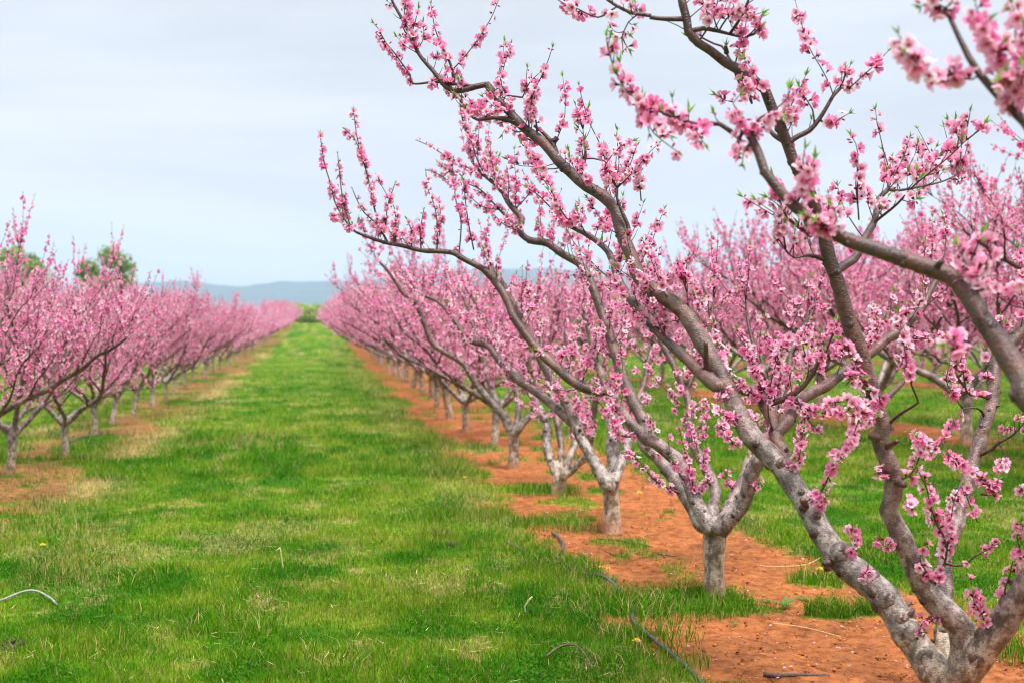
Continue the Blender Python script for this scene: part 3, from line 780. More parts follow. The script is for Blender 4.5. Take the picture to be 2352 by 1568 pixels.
def flat_bits(n, y0, y1, prob, size, col, label, cat, name, asp=1.0, mat=M_GRASS, lift=0.006, tilt=0.35, power=1.6, var=0.25):
    x, y = rand_xy(n, y0, y1, power)
    k = rg.random(n) < prob(x, y); x = x[k]; y = y[k]; n = len(x)
    z = gz(x, y) + lift * rg.uniform(0.3, 1.6, n)
    nrm = np.stack([rg.normal(0, tilt, n), rg.normal(0, tilt, n), np.ones(n)], -1); nrm /= np.linalg.norm(nrm, axis=1)[:, None]
    a = rg.uniform(0, 2 * pi, n); u = np.stack([np.cos(a), np.sin(a), 0 * a], -1); u -= nrm * (u * nrm).sum(1)[:, None]; v = np.cross(nrm, u)
    s = size * rg.uniform(0.5, 1.5, n)[:, None]; P = np.stack([x, y, z], -1)
    A = asp
    V = np.stack([P - u * s * A, P - v * s * 0.7 + u * s * A * .1, P + u * s * A + nrm * s * .25, P + v * s * 0.7 + u * s * A * .1], 1).reshape(-1, 3)
    kk = np.arange(n)[:, None] * 4
    c = np.asarray(col) * rg.uniform(1 - var, 1 + var, (n, 1))
    return stuff(name, V, [kk + np.array([[0, 1, 2, 3]])], np.repeat(c, 4, 0), label, cat, mat, False)
clover_p = lambda x, y: (1 - soil_amount(x, y)) * (1 - sstep(0.25, 0.60, grass_tone(x, y)))
flat_bits(110000, 5.4, 16, clover_p, 0.0070, (0.040, 0.165, 0.006), 'dark green clover leaves spread low through the alley grass', 'clover', 'clover', lift=0.024, tilt=0.4)
flat_bits(14000, 5.4, 34, lambda x, y: (1 - soil_amount(x, y)) * (0.08 + 0.85 * straw_amount(x, y)), 0.0024, (0.60, 0.47, 0.23), 'dry cut straw and stems lying over the grass', 'straw', 'straw', asp=16, lift=0.030, tilt=0.10)
flat_bits(22000, 5.4, 30, lambda x, y: 0.06 + 0.6 * sstep(.42, .6, fbm(x * 2.2, y * 2.2, 44, 3)) + 0.2 * soil_amount(x, y), 0.0035, (0.24, 0.13, 0.07), 'brown leaf bits and wood chips littering the red clay', 'litter', 'leaf_litter', asp=2.4, lift=0.008, tilt=0.3, var=.6)
flat_bits(3600, 5.2, 22, lambda x, y: (0.06 + 0.5 * soil_amount(x, y)) * np.exp(-((x - 2.3) / 1.6) ** 2) + 0.04, 0.0085, (0.93, 0.45, 0.60), 'fallen pink peach petals on the red clay and grass', 'petals', 'petal', mat=M_PETAL, lift=0.012, var=.1)
def clods():
    n = 26000; x, y = rand_xy(n, 5.2, 30, 1.6); k = rg.random(n) < soil_amount(x, y) * 0.9; x = x[k]; y = y[k]; n = len(x)
    s = 0.003 + 0.010 * rg.random(n) ** 3; P = np.stack([x, y, gz(x, y) + s * .2], -1)
    oc = np.array([(1, 0, 0), (0, 1, 0), (-1, 0, 0), (0, -1, 0), (0, 0, .8), (0, 0, -.8)]); tr = np.array([(0, 1, 4), (1, 2, 4), (2, 3, 4), (3, 0, 4), (1, 0, 5), (2, 1, 5), (3, 2, 5), (0, 3, 5)])
    V = (P[:, None] + oc[None] * s[:, None, None] * rg.uniform(.6, 1.4, (n, 6, 1))).reshape(-1, 3)
    T = (tr[None] + np.arange(n)[:, None, None] * 6).reshape(-1, 3)
    c = np.repeat(SOIL * rg.uniform(.45, 1.5, (n, 1)), 6, 0)
    m = leafy('clod', trans=0.0, rough=0.95, spec=.1)
    stuff('soil_clod', V, [T], c, 'small crumbs and clods of orange clay on the bare strip', 'soil crumbs', m, False)
clods()

# ------------------------------------------------------------------ far: trees beyond the orchard, hedge, hills, air
def leaf_cloud(rng, blobs, n, size, cols):
    b = np.array(blobs); w = b[:, 3] ** 2; i = rng.choice(len(b), n, p=w / w.sum())
    d = rng.normal(size=(n, 3)); d /= np.linalg.norm(d, axis=1)[:, None]
    rad = b[i, 3] * rng.random(n) ** 0.45
    p = b[i, :3] + d * rad[:, None] * np.array([1, 1, 0.9])
    nrm = rng.normal(size=(n, 3)) + np.array([0, 0, .5]); nrm /= np.linalg.norm(nrm, axis=1)[:, None]
    u = np.cross(nrm, rng.normal(size=(n, 3))); u /= np.linalg.norm(u, axis=1)[:, None]; v = np.cross(nrm, u)
    s = size * rng.uniform(.6, 1.4, n)[:, None]
    V = np.stack([p - u * s, p - v * s * .6, p + u * s, p + v * s * .6], 1).reshape(-1, 3)
    c = np.array(cols)[rng.integers(0, len(cols), len(b))[i]] * rng.uniform(.75, 1.25, (n, 1))
    return V, np.arange(n)[:, None] * 4 + np.array([[0, 1, 2, 3]]), np.repeat(c, 4, 0)
def leafy_tree(base, h, w, seed, label, n=9000, shape='oval', cols=((0.22, 0.31, 0.10), (0.28, 0.37, 0.13), (0.17, 0.25, 0.08)), name='leafy_tree', cat='tree', group=None, size=0.09, trunk=True):
    rng = np.random.default_rng(seed); root = empty(name, base)
    blobs = []
    if trunk:
        l = Limb(rng, 1, (0, 0, 0))
        P = wander((0, 0, -.1), (0, 0, 1), h * .75, 6, .05, .02, rng); l.branch(P, np.linspace(h * .03, h * .008, 7), 8, knots=False)
        for k in range(9):
            j = rng.integers(1, 6); a = rng.uniform(0, 2 * pi); Q = wander(P[j], (cos(a), sin(a), .9), h * rng.uniform(.22, .36), 4, .12, .05, rng)
            l.branch(Q, np.linspace(h * .012, h * .004, 5), 5, knots=False); blobs.append((*Q[-1], w * rng.uniform(.15, .26)))
        l.build(root, 'trunk')
    for k in range(34):
        t = rng.uniform(.18 if trunk else .12, 1); a = rng.uniform(0, 2 * pi)
        env = sin(pi * min(1, t * .9 + .05)) ** .6 if shape == 'oval' else (1 - t) ** .4
        r = w * .5 * env * rng.random() ** .5
        blobs.append((r * cos(a), r * sin(a), h * (.1 + .86 * t), w * rng.uniform(.09, .24)))
    V, Q, c = leaf_cloud(rng, blobs, n, size, cols)
    o = link_mesh('crown', V, [Q], M_LEAF, root, {'col': ('FLOAT_COLOR', np.column_stack([np.clip(c, 0, 1), np.ones(len(c))]))}, False)
    tag(root, label, cat, group); return root
def place(px, dist, py=None):
    p = at(px, 735, dist); return (float(p[0]), float(p[1]), gz1(p[0], p[1]))
leafy_tree(place(243, 92), 5.6, 3.6, 3, 'tall fresh green tree rising above the left peach row, right of two', size=.10)
leafy_tree(place(42, 84), 5.3, 3.3, 4, 'green leafy tree behind the left peach row at the left edge of view', size=.10)
HC = ((0.30, 0.42, 0.10), (0.38, 0.48, 0.13), (0.25, 0.36, 0.08))
for k, (px, d, h, w) in enumerate(((698, 142, 1.5, 3.2), (716, 138, 1.2, 2.6), (736, 144, 1.5, 3.2), (757, 140, 1.3, 3.0), (678, 145, 1.4, 3.2), (778, 145, 1.4, 3.2))):
    leafy_tree(place(px, d), h, w, 40 + k, 'light green bush in the low hedge closing the far end of the grass alley', 3500, 'dome', HC, 'bush', 'bush', 'bushes closing the far end of the alley', .10, False)

def hills():
    m, t, p, o = new_mat('forested_hill')
    g = N(t, 'ShaderNodeTexCoord'); n = N(t, 'ShaderNodeTexNoise'); n.inputs['Scale'].default_value = 0.012; n.inputs['Detail'].default_value = 8
    t.links.new(g.outputs['Object'], n.inputs['Vector']); r = N(t, 'ShaderNodeValToRGB'); c = r.color_ramp
    c.elements[0].position = .35; c.elements[0].color = (.025, .038, .035, 1); c.elements[1].position = .65; c.elements[1].color = (.05, .062, .05, 1)
    t.links.new(n.outputs['Fac'], r.inputs[0]); t.links.new(r.outputs[0], p.inputs['Base Color']); p.inputs['Roughness'].default_value = 1; p.inputs['Specular IOR Level'].default_value = 0
    D0, D1 = 3600, 5600
    us = np.linspace(-0.75, 1.0, 420); vs = np.linspace(0, 1, 26)
    U, Vv = np.meshgrid(us, vs, indexing='xy')
    # ridge outline: elevation above the horizon as a function of bearing, in photo units
    px = 720 + U * F
    kx = [-1500, -300, 0, 200, 300, 430, 500, 570, 640, 700, 740, 830, 900, 1000, 1200, 1260, 1400, 1560, 1800, 2100, 2352, 3200, 4200]
    ky = [60, 74, 80, 84, 88, 97, 90, 86, 96, 98, 99, 97, 108, 118, 128, 130, 122, 112, 100, 92, 86, 70, 50]
    elev = np.interp(px, kx, ky) + (fbm(px / 60, px * 0, 7, 4) - .5) * 9
    dist = D0 + (D1 - D0) * Vv
    top = elev / F * (D0 + 1100)
    prof = np.sin(np.clip(Vv / .55, 0, 1) * pi / 2) * (1 - np.clip((Vv - .55) / .45, 0, 1) ** 2)
    Z = top * prof + (fbm(U * 40, Vv * 12, 9, 4) - .5) * 50 * prof * (1 - prof) - 12
    X = U * dist; Y = dist
    nc = len(us); nr = len(vs); i = np.arange(nr - 1)[:, None] * nc; j = np.arange(nc - 1)[None]
    q = np.stack([i + j, i + j + 1, i + nc + j + 1, i + nc + j], -1).reshape(-1, 4)
    ob = link_mesh('hills', np.stack([X.ravel(), Y.ravel(), Z.ravel()], -1), [q], m); ob['kind'] = 'structure'
hills()

# ------------------------------------------------------------------ the near trees, limb by limb
def traced_tree(base, name_label, trunk, limbs, seed, lod=0, zoff=0.0, scars={}, group='peach trees in the row right of the grass alley'):
    """trunk: (trace, z0, z1, widths). limbs: list of lists of branches (trace, z0, z1, widths, cover or None)"""
    rng = np.random.default_rng(seed)
    root = empty('peach_tree', base); tag(root, name_label, 'peach tree', group)
    def radii(P, t, z0, z1, ws):
        w = np.interp(t, np.linspace(0, 1, len(ws)), ws)
        return w * 0.94 / 2 * (z0 + (z1 - z0) * t) / F
    if trunk is not None:
        P, t = trace(*trunk[:3]); R = radii(P, t, *trunk[1:])
        TP, TR = P, R
    st = []; made = []
    for brs in limbs:
        l = Limb(rng, lod, base)
        for bi, br in enumerate(brs):
            s, z0, z1, ws, cov = br
            P, t = trace(s, z0, z1)
            if not (bi == 0 and np.linalg.norm(P[0] - TP[-1]) < .3): P = rejoin(P, made)
            if cov == 'twig':
                R = radii(P, t, z0, z1, ws); Pp, Rr = resample(P, np.maximum(R, .0014), 0.02)
                made.append(Pp); tube(l.acc, Pp, Rr, 4); l.dress(Pp, 88 if lod == 0 else 60, 0.03)
                continue
            R = radii(P, t, z0, z1, ws)
            Pp, Rr = l.branch(P, R, 16 if R[0] > .03 else 8, 0.07 if R[0] > .02 else .03); made.append(Pp)
            for (sx_, sy_, ss_, sl_) in scars.get((len(st), bi), ()):
                sp_ = at(ORG[8][0] + K * sx_, ORG[8][1] + K * sy_, 5.6); dr = np.linalg.norm(np.cross(Pp - [0, 0, CAM_H], (sp_ - [0, 0, CAM_H]) / np.linalg.norm(sp_ - [0, 0, CAM_H])), axis=1)
                i_ = int(np.clip(dr.argmin(), 2, len(Pp) - 3)); vw = np.array([0, 0, CAM_H]) - Pp[i_]; vw /= np.linalg.norm(vw)
                off = sp_ - [0, 0, CAM_H]; off = off / np.linalg.norm(off) * np.linalg.norm(Pp[i_] - [0, 0, CAM_H]) + [0, 0, CAM_H] - Pp[i_]
                l.knot(Pp, Rr, i_, ss_ * .72, sl_ * Rr[i_], vw * Rr[i_] * .8 + off)
            if bi == 0 and np.linalg.norm(Pp[0] - TP[-1]) < .3: st.append((Pp, Rr))
            if cov:
                cov = dict(cov); cov['gap'] *= .72; l.cover(Pp, Rr, **cov)
        l.build(root)
    trunk_mesh(TP, TR, base, root, rng, 18, knots=4, starts=st, voxel=0.0075 if z_near(base) else 0.010, reach=0.20)
    return root
def rejoin(P, earlier):
    """slide a traced branch along its lines of sight so that it springs from the limb it grows on"""
    if not earlier: return P
    E = np.vstack(earlier); O = np.array([0, 0, CAM_H])
    d0 = (P[0] - O) / np.linalg.norm(P[0] - O); De = np.linalg.norm(E - O, axis=1); a = ((E - O) / De[:, None]) @ d0
    i = a.argmax()
    if a[i] < cos(24 / F): return P
    k = De[i] / np.linalg.norm(P[0] - O); t = np.linspace(0, 1, len(P))[:, None]
    P = O + (P - O) * k; P[0] = E[i]
    return P
def z_near(b): return b[1] < 6
def C_(t0, t1, gap, L0, L1, up=0.6, **k): return dict(t0=t0, t1=t1, gap=gap, L=(L0, L1), up=up, **k)
W3 = (4, 3, 2)

b1 = at(2190, 1655, 5.72)
T1 = traced_tree(tuple(b1), 'largest peach tree in focus at the lower right, thick silver limbs forking low',
  ('8:1925,1850 1915,1760 1905,1650 1890,1560 1885,1480', 5.72, 5.72, (150, 126, 118, 122, 96)),
  [[('8:1860,1590 1740,1420 1620,1260 1540,1120 1440,990 1310,880 1190,780 1080,620 1000,470 900,320 830,210 740,120 640,20; 5:560,1190 500,1060 430,920 380,820 335,740 280,650 210,540 120,470 0,400; 4:2230,430 2130,330 2080,200 2020,60; 1:2010,1430 1980,1320 1900,1230 1800,1170 1700,1085 1620,1010 1530,900 1400,800 1330,720 1260,650 1220,590 1170,530', 5.7, 7.2, (78, 68, 64, 56, 50, 40, 40, 34, 28, 24, 18), C_(.52, 1, .085, .10, .34, .45, tip=False, side=1.0)),
    ('1:1180,545 1100,545 1000,570 930,555 880,500 830,440 760,360 720,290 680,200 640,120 590,30 560,-40', 7.2, 7.3, (15, 14, 11, 9, 8, 6), C_(.1, 1, .06, .04, .16, .3)),
    ('1:1090,548 1000,530 930,522 840,515 710,525 690,470 640,400 590,330 540,270 490,180 465,150', 7.2, 7.3, (10, 8, 6, 4, 3, 2), 'twig'),
    ('1:975,520 955,440 930,370 890,290 850,190 830,90 822,30', 7.2, 7.3, (9, 7, 3, 2), 'twig'),
    ('1:960,435 1030,360 1100,270 1160,180 1210,90 1245,0', 7.2, 7.2, W3, 'twig'),
    ('1:700,240 650,180 690,110 680,20 660,-40', 7.3, 7.3, W3, 'twig'),
    ('1:740,330 700,230 720,150 740,60', 7.3, 7.3, W3, 'twig'),
    ('1:1390,795 1300,750 1220,740 1110,750 1070,720 1040,680 990,610', 6.95, 7.1, (14, 12, 9, 6, 4), C_(.5, 1, .05, .04, .12, .2)),
    ('1:1070,740 1040,700 1110,690 1180,590', 7.0, 7.0, W3, 'twig'),
    ('1:1240,600 1300,600 1395,612', 6.9, 6.8, (6, 5), None),
    ('1:1390,612 1440,520 1500,460', 6.8, 6.8, W3, 'twig'),
    ('1:1470,860 1480,760 1450,670 1470,570 1520,470 1560,370 1582,300', 6.9, 6.8, (6, 4, 3, 2), 'twig'),
    ('1:1440,820 1430,700 1440,640 1420,520 1425,430', 6.9, 6.9, (5, 3, 2), 'twig'),
    ('1:1260,650 1290,600 1265,540 1262,460', 6.9, 6.9, W3, 'twig'),
    ('1:1300,740 1330,650 1290,620 1260,600', 6.9, 6.9, W3, 'twig'),
    ('1:1420,810 1360,830 1300,800 1270,840', 6.9, 6.8, W3, 'twig'),
    ('1:1610,1000 1600,930 1560,870 1510,820 1470,790', 6.8, 6.9, (12, 12, 10, 8), None),
    ('1:1575,900 1600,880 1612,865', 6.8, 6.8, (16, 15), None),
    ('1:1640,1060 1560,1060 1490,1020 1430,960 1390,900', 6.8, 6.8, W3, 'twig'),
    ('1:1760,1085 1790,975 1780,880 1775,810', 6.7, 6.7, (12, 9, 4, 2), C_(.3, 1, .04, .04, .1, .3)),
    ('1:1795,1000 1840,995 1900,1010', 6.7, 6.7, (5, 4), None),
    ('1:1990,1180 1940,1080 1900,960 1870,880 1820,780 1780,660 1750,540', 6.6, 6.7, (6, 4, 3, 2), 'twig'),
    ('1:1990,1170 2060,1060 2110,920', 6.6, 6.6, W3, 'twig'),
    ('1:1990,1190 1910,1060 2000,930 2080,890', 6.6, 6.5, W3, 'twig'),
    ('1:2140,1260 2130,1130 2142,1020', 6.6, 6.6, W3, 'twig'),
    ('1:2000,1200 2100,1070 2180,970 2245,905', 6.6, 6.5, (5, 3, 2), 'twig'),
    ('1:2100,1540 2060,1430 2020,1330 1985,1230 1990,1170', 6.5, 6.5, (14, 11, 8, 6), None),
    ('5:390,970 365,930 352,860 350,735', 6.08, 6.0, (15, 15, 14, 13), None),
    ('5:260,610 240,510 230,420', 6.2, 6.2, (6, 5, 4), C_(.2, 1, .05, .06, .16, .4)),
    ('5:520,1060 450,1010 440,1100 440,1200', 6.0, 5.8, W3, 'twig'),
    ('5:560,1225 500,1215 460,1210 470,1290 530,1370 600,1430', 6.0, 5.7, (10, 8, 4, 2), 'twig'),
    ('5:470,1180 445,1280 470,1330', 5.8, 5.7, W3, 'twig'),
    ('8:960,470 960,420', 5.9, 5.8, (18, 14), None),
    ('8:975,440 1030,400 1060,390 1100,330 1150,220 1200,100 1260,10; 5:1300,1290', 5.85, 5.6, (9, 6, 4, 2), 'twig'),
    ('8:1050,470 1090,440 1110,400', 5.8, 5.7, (5, 3, 2), 'twig'),
    ('8:890,250 935,170 955,60 970,-20', 5.9, 5.8, (5, 3, 2), 'twig'),
    ('8:1300,800 1285,720 1290,640 1275,590', 5.8, 5.7, (5, 4, 3), 'twig'),
    ('8:1390,980 1370,900 1375,820', 5.6, 5.5, (5, 4, 3), 'twig')],
   [('5:450,1020 400,990 320,930 200,810 100,720 0,620; 4:2200,600 2130,530 2040,420 1990,320 1940,180 1860,100 1780,50 1700,10', 6.15, 7.2, (38, 28, 22, 22, 20, 15, 12), C_(.3, 1, .055, .12, .38, .5, side=1.0)),
    ('1:1640,1400 1560,1290 1500,1230 1430,1180', 7.0, 7.0, (6, 4, 2), 'twig'),
    ('1:1740,1450 1640,1330 1560,1200', 7.0, 6.9, W3, 'twig'),
    ('5:60,640 150,600 240,640 300,700', 6.3, 6.1, W3, 'twig'),
    ('5:60,640 -40,600 -100,560', 6.3, 6.3, W3, 'twig')],
   [('8:865,190 850,130 800,50;5:790,1330 760,1200 720,1130 690,1070 640,1035 590,1040 540,1000 500,930', 5.98, 6.4, (26, 34, 34, 32, 28, 22, 15), C_(.7, 1, .07, .12, .3)),
    ('5:790,1310 860,1230 930,1120 1010,1050 1100,1010 1200,930 1260,890 1400,790 1480,720 1560,670 1640,590 1700,530 1750,430 1790,350', 6.1, 6.8, (36, 30, 28, 26, 24, 22, 16), C_(.25, 1, .075, .12, .34, .55, side=1.0)),
    ('5:760,1110 860,1080 950,1020 1020,930 1070,830 1110,775', 6.1, 6.0, (18, 15, 12, 12), C_(.1, .8, .09, .05, .15)),
    ('5:760,1340 745,1200 745,1080 780,900 850,740 920,560 960,470', 6.1, 6.0, (6, 5, 4, 3, 2), 'twig'),
    ('5:760,1100 690,1000 620,800 520,650', 6.1, 6.1, (5, 4, 2), 'twig'),
    ('5:780,1080 820,960 790,850 720,700', 6.2, 6.1, (5, 4, 2), 'twig'),
    ('5:860,1080 980,1150 1060,1170 1160,1190 1260,1150 1330,1080', 6.0, 5.7, (6, 5, 3, 2), 'twig'),
    ('5:900,1100 960,1160 1000,1230 1080,1310', 5.9, 5.8, (5, 3, 2), 'twig'),
    ('5:960,1200 960,1300 930,1400', 5.9, 5.8, W3, 'twig'),
    ('5:700,1130 600,1020 540,960', 6.1, 6.0, W3, 'twig'),
    ('5:950,1000 1000,880 960,760 990,600', 6.1, 6.1, (5, 4, 2), 'twig')],
   [('8:1960,1480 1990,1330 1960,1230 1860,1120 1750,1010 1680,880 1620,740 1550,580 1500,480 1530,400 1540,300 1500,180 1440,30; 5:1470,1270 1420,1150 1380,1000 1350,880 1300,750 1250,620 1210,480 1180,360 1130,230 1100,110 1090,40; 2:1060,1400 1020,1250 960,1130 900,1010 860,900 820,800 780,720 750,640 720,560 640,500 560,440 470,390 380,320 300,270 240,200 230,120 205,30 190,-50', 5.65, 5.3, (70, 62, 50, 44, 42, 40, 38, 34, 30, 27, 26, 22, 20), C_(.62, .98, .15, .06, .22, .3, tip=False)),
    ('2:870,910 930,855 1000,820 1060,750 1110,670 1150,600 1192,555', 5.4, 5.4, (15, 13, 10, 9), C_(.3, .9, .10, .03, .08)),
    ('2:1190,575 1250,550 1330,480 1420,400 1490,325', 5.4, 5.4, W3, 'twig'),
    ('2:1150,600 1130,540 1080,440 1000,300 950,150 912,10', 5.4, 5.4, W3, 'twig'),
    ('2:1070,780 1130,785 1200,740 1245,715', 5.4, 5.3, (6, 4, 2), 'twig'),
    ('2:1040,770 1020,690 970,610 940,550', 5.4, 5.4, (6, 4, 2), 'twig'),
    ('2:830,880 780,850 730,790 690,770', 5.4, 5.5, (14, 11, 7), None),
    ('2:860,860 890,760 870,650 880,560', 5.4, 5.3, W3, 'twig'),
    ('2:250,190 330,180 400,190 500,215 590,240', 5.3, 5.3, (14, 12, 8, 5), C_(.4, 1, .05, .04, .12)),
    ('2:505,205 570,110 610,20 640,-60', 5.3, 5.2, (9, 7, 5), C_(.1, 1, .06, .04, .14)),
    ('2:440,210 480,120 560,60 620,100 700,80', 5.3, 5.2, (5, 4, 2), 'twig'),
    ('2:640,650 600,570 560,520 530,450 540,380 570,270 600,160 610,60', 5.4, 5.3, (7, 6, 4, 2), 'twig'),
    ('2:520,640 470,630 420,600', 5.4, 5.4, (4, 3, 2), 'twig'),
    ('2:640,650 620,560 570,500', 5.4, 5.2, (5, 4, 2), 'twig'),
    ('2:210,115 100,120 0,110; 1:2200,100 2080,80 1990,40 1900,-20', 5.3, 5.3, (14, 11, 9, 7), C_(.45, 1, .045, .04, .13)),
    ('2:225,195 170,160 110,135', 5.3, 5.3, (3, 2), None),
    ('1:2110,90 2060,140 2030,200 2020,235', 5.3, 5.3, (4, 3), C_(0, 1, .03, .02, .05)),
    ('1:1990,60 1870,110 1750,60 1650,20 1560,-40', 5.3, 5.3, (6, 4, 3), 'twig'),
    ('2:350,250 380,140 350,60 320,-30', 5.3, 5.3, (6, 5, 4, 3), 'twig'),
    ('2:420,190 400,110 420,30 430,-40', 5.3, 5.3, (5, 4, 3), 'twig'),
    ('2:340,260 400,275 450,290 480,330 500,370 525,400', 5.3, 5.2, (5, 5, 6, 6, 5), None),
    ('2:470,340 475,290', 5.25, 5.2, (14, 8), None),
    ('5:1430,1120 1500,1070 1560,1010 1590,980', 5.5, 5.6, (18, 15, 11), None),
    ('5:1510,1255 1560,1190 1640,1140 1682,1112 1660,1050 1640,1000', 5.5, 5.3, (10, 8, 6, 5), None),
    ('5:1640,1000 1620,920 1600,800 1580,680 1560,560', 5.3, 5.3, (5, 4, 2), 'twig'),
    ('5:1640,1000 1650,940 1590,880', 5.3, 5.3, W3, 'twig'),
    ('5:1080,220 1000,190 900,205 850,150', 5.4, 5.3, (15, 9, 5, 3), C_(.3, 1, .05, .05, .14)),
    ('5:1190,280 1240,240 1290,200; 2:1350,1490 1410,1380 1430,1260 1490,1190', 5.45, 5.9, (24, 20, 16, 12), C_(.3, 1, .09, .1, .3)),
    ('2:1400,1400 1550,1280 1650,1170 1760,1080 1880,980 1985,880', 5.3, 5.0, (8, 6, 4, 2), C_(.05, 1, .045, .03, .09, .2)),
    ('2:1485,1190 1560,1195 1700,1170 1830,1140 1930,1095', 5.9, 6.2, (8, 6, 5, 3), C_(.1, 1, .06, .08, .3)),
    ('2:1310,1380 1300,1200 1305,1000 1290,900 1260,850', 5.4, 5.3, (5, 4, 2), 'twig'),
    ('2:1310,1300 1290,1150 1300,1060', 5.35, 5.3, (5, 4, 2), 'twig'),
    ('2:1010,1480 900,1400 860,1360 840,1330', 5.5, 5.3, (11, 9, 6), C_(.2, 1, .05, .06, .2)),
    ('2:860,1370 820,1300 740,1240', 5.4, 5.3, W3, 'twig'),
    ('2:1080,1450 1120,1370 1180,1290', 5.3, 5.3, W3, 'twig'),
    ('5:1380,1060 1330,970 1290,870 1240,790 1190,720', 5.5, 5.2, (5, 4, 2), 'twig'),
    ('5:1380,1080 1330,1120 1320,1240 1400,1200', 5.4, 5.2, (6, 4, 2), 'twig'),
    ('5:1400,1200 1360,1160 1300,1200 1230,1130', 5.4, 5.2, (6, 4, 2), 'twig'),
    ('5:1340,1200 1250,1120 1150,1110 1080,1160', 5.3, 5.2, (5, 4, 2), 'twig'),
    ('5:1390,1140 1440,1120 1430,1060 1380,1030', 5.3, 5.1, (5, 4, 2), 'twig'),
    ('5:1330,1200 1260,1360 1200,1480', 5.3, 5.3, (4, 3, 2), 'twig'),
    ('5:1230,1000 1290,940 1340,950', 5.3, 5.1, W3, 'twig'),
    ('8:1590,330 1640,260 1700,130 1680,30', 5.5, 5.3, (5, 4, 2), 'twig'),
    ('8:1560,350 1600,325', 5.5, 5.4, (22, 16), None),
    ('8:1440,30 1395,20', 5.5, 5.4, (22, 18), None), ('8:1500,80 1560,50', 5.5, 5.4, (18, 10), None),
    ('8:1480,240 1450,235 1430,250', 5.5, 5.4, (5, 4, 3), 'twig'),
    ('8:1550,740 1500,700 1450,650', 5.5, 5.4, (7, 5, 3), 'twig'),
    ('8:1770,990 1830,880 1865,760 1850,650 1800,560 1760,430 1740,340 1690,240', 5.5, 5.3, (11, 8, 6, 4, 3), 'twig'),
    ('8:1780,950 1740,870 1700,790 1730,690', 5.5, 5.3, (5, 4, 2), 'twig'),
    ('8:1600,460 1620,430 1660,470', 5.4, 5.3, W3, 'twig'),
    ('8:1690,1310 1700,1220 1760,1150', 5.6, 5.4, (6, 5, 4), None), ('8:1690,1200 1740,1160 1790,1190', 5.5, 5.4, W3, 'twig'), ('8:1700,1260 1730,1250', 5.5, 5.4, W3, 'twig')],
   [('8:1890,1500 1870,1400 1850,1250 1860,1080 1860,900 1850,800 1880,690 1930,570 1960,450 2000,300 2040,150 2090,30; 5:2060,1370 2110,1220 2150,1100 2155,980 2170,870 2230,780 2300,700 2346,640 2450,520', 5.8, 6.6, (56, 42, 37, 36, 34, 32, 32, 30, 26), C_(.72, 1, .10, .1, .3)),
    ('8:2080,170 2150,100 2190,60 2270,20 2352,-60', 6.1, 6.0, (14, 10, 6, 3), C_(.35, 1, .03, .03, .08, .2)),
    ('8:2190,60 2240,150 2200,220 2170,290', 6.0, 5.9, W3, 'twig'),
    ('8:2085,380 2130,385 2168,370 2180,340 2190,290', 6.0, 5.9, (8, 7, 5, 3), 'twig'),
    ('8:2150,350 2080,280 2000,240 1930,170 1870,130', 5.9, 5.7, (5, 4, 3, 2), 'twig'),
    ('8:1860,760 1880,640 1900,500 1920,400 1960,330', 5.8, 5.7, (6, 4, 2), 'twig'),
    ('8:1900,640 1870,500 1900,400', 5.8, 5.7, (5, 4, 2), 'twig'),
    ('8:1900,830 1960,830 2050,770 2160,710 2200,680', 5.7, 5.5, (6, 4, 2), 'twig'),
    ('8:2050,1180 2060,1060 2030,960 2010,930', 5.6, 5.4, W3, 'twig'), ('8:2120,1230 2090,1140 2040,1060 2030,1000', 5.5, 5.4, W3, 'twig'),
    ('5:2110,1220 2060,1150 1960,1150', 6.2, 6.1, (7, 6, 3), None),
    ('5:2140,1100 2070,1070 1990,1050 1960,900 1930,800 1890,720', 6.2, 6.0, (7, 5, 4, 2), 'twig'),
    ('8:2060,560 2000,420 1980,330', 5.9, 5.8, W3, 'twig'),
    ('5:1960,1150 1900,1240 1860,1320 1790,1390 1700,1480 1650,1500', 6.0, 5.8, (6, 5, 4, 2), 'twig'),
    ('5:1960,1150 1900,1060 1860,980 1870,900', 6.0, 5.9, (5, 4, 2), 'twig'),
    ('5:1760,1420 1700,1340 1620,1290', 5.9, 5.8, W3, 'twig'),
    ('5:1830,1350 1900,1470 1980,1530', 5.9, 5.8, W3, 'twig')],
   [('8:1930,1540 1990,1480 2070,1390 2150,1290 2230,1180 2290,1080 2352,980 2430,850 2470,700 2450,500 2480,200', 5.65, 5.2, (84, 74, 68, 62, 56, 44, 34), C_(.6, 1, .12, .12, .35)),
    ('8:2250,1080 2230,1000 2260,900 2290,780 2340,680', 5.4, 5.3, (6, 5, 3, 2), 'twig'),
    ('8:2400,860 2340,760 2310,650 2330,560', 5.3, 5.2, (5, 4, 2), 'twig'),
    ('8:2420,700 2370,600 2330,560', 5.3, 5.2, W3, 'twig')]],
  101, scars={(0, 0): [(850, 215, .55, .03), (1240, 745, .75, .10), (1190, 880, .4, .3), (1060, 680, .5, .03), (940, 350, .34, .2), (1065, 550, .38, .3), (1440, 1085, .48, .05), (1520, 1070, .55, .04), (1590, 1165, .42, .12), (1640, 1300, .85, .06), (1395, 1000, .35, .2), (1790, 1490, .6, .04), (960, 455, .4, .3), (1660, 1110, .3, .5), (660, 60, .45, .1)],
              (3, 0): [(1530, 50, .40, .35), (1510, 500, .6, .06), (1590, 750, .55, .05), (1700, 930, .6, .1), (1640, 650, .35, .4), (1700, 1020, .5, .03), (1790, 1110, .4, .05), (1900, 1260, .6, .03), (1530, 430, .35, .05)],
              (4, 0): [(1835, 1000, .35, .05), (1940, 990, .5, .4), (2010, 170, .6, .2), (1900, 740, .6, .1), (1800, 740, .5, .2), (2125, -30, .6, .35), (1945, 560, .3, .05)],
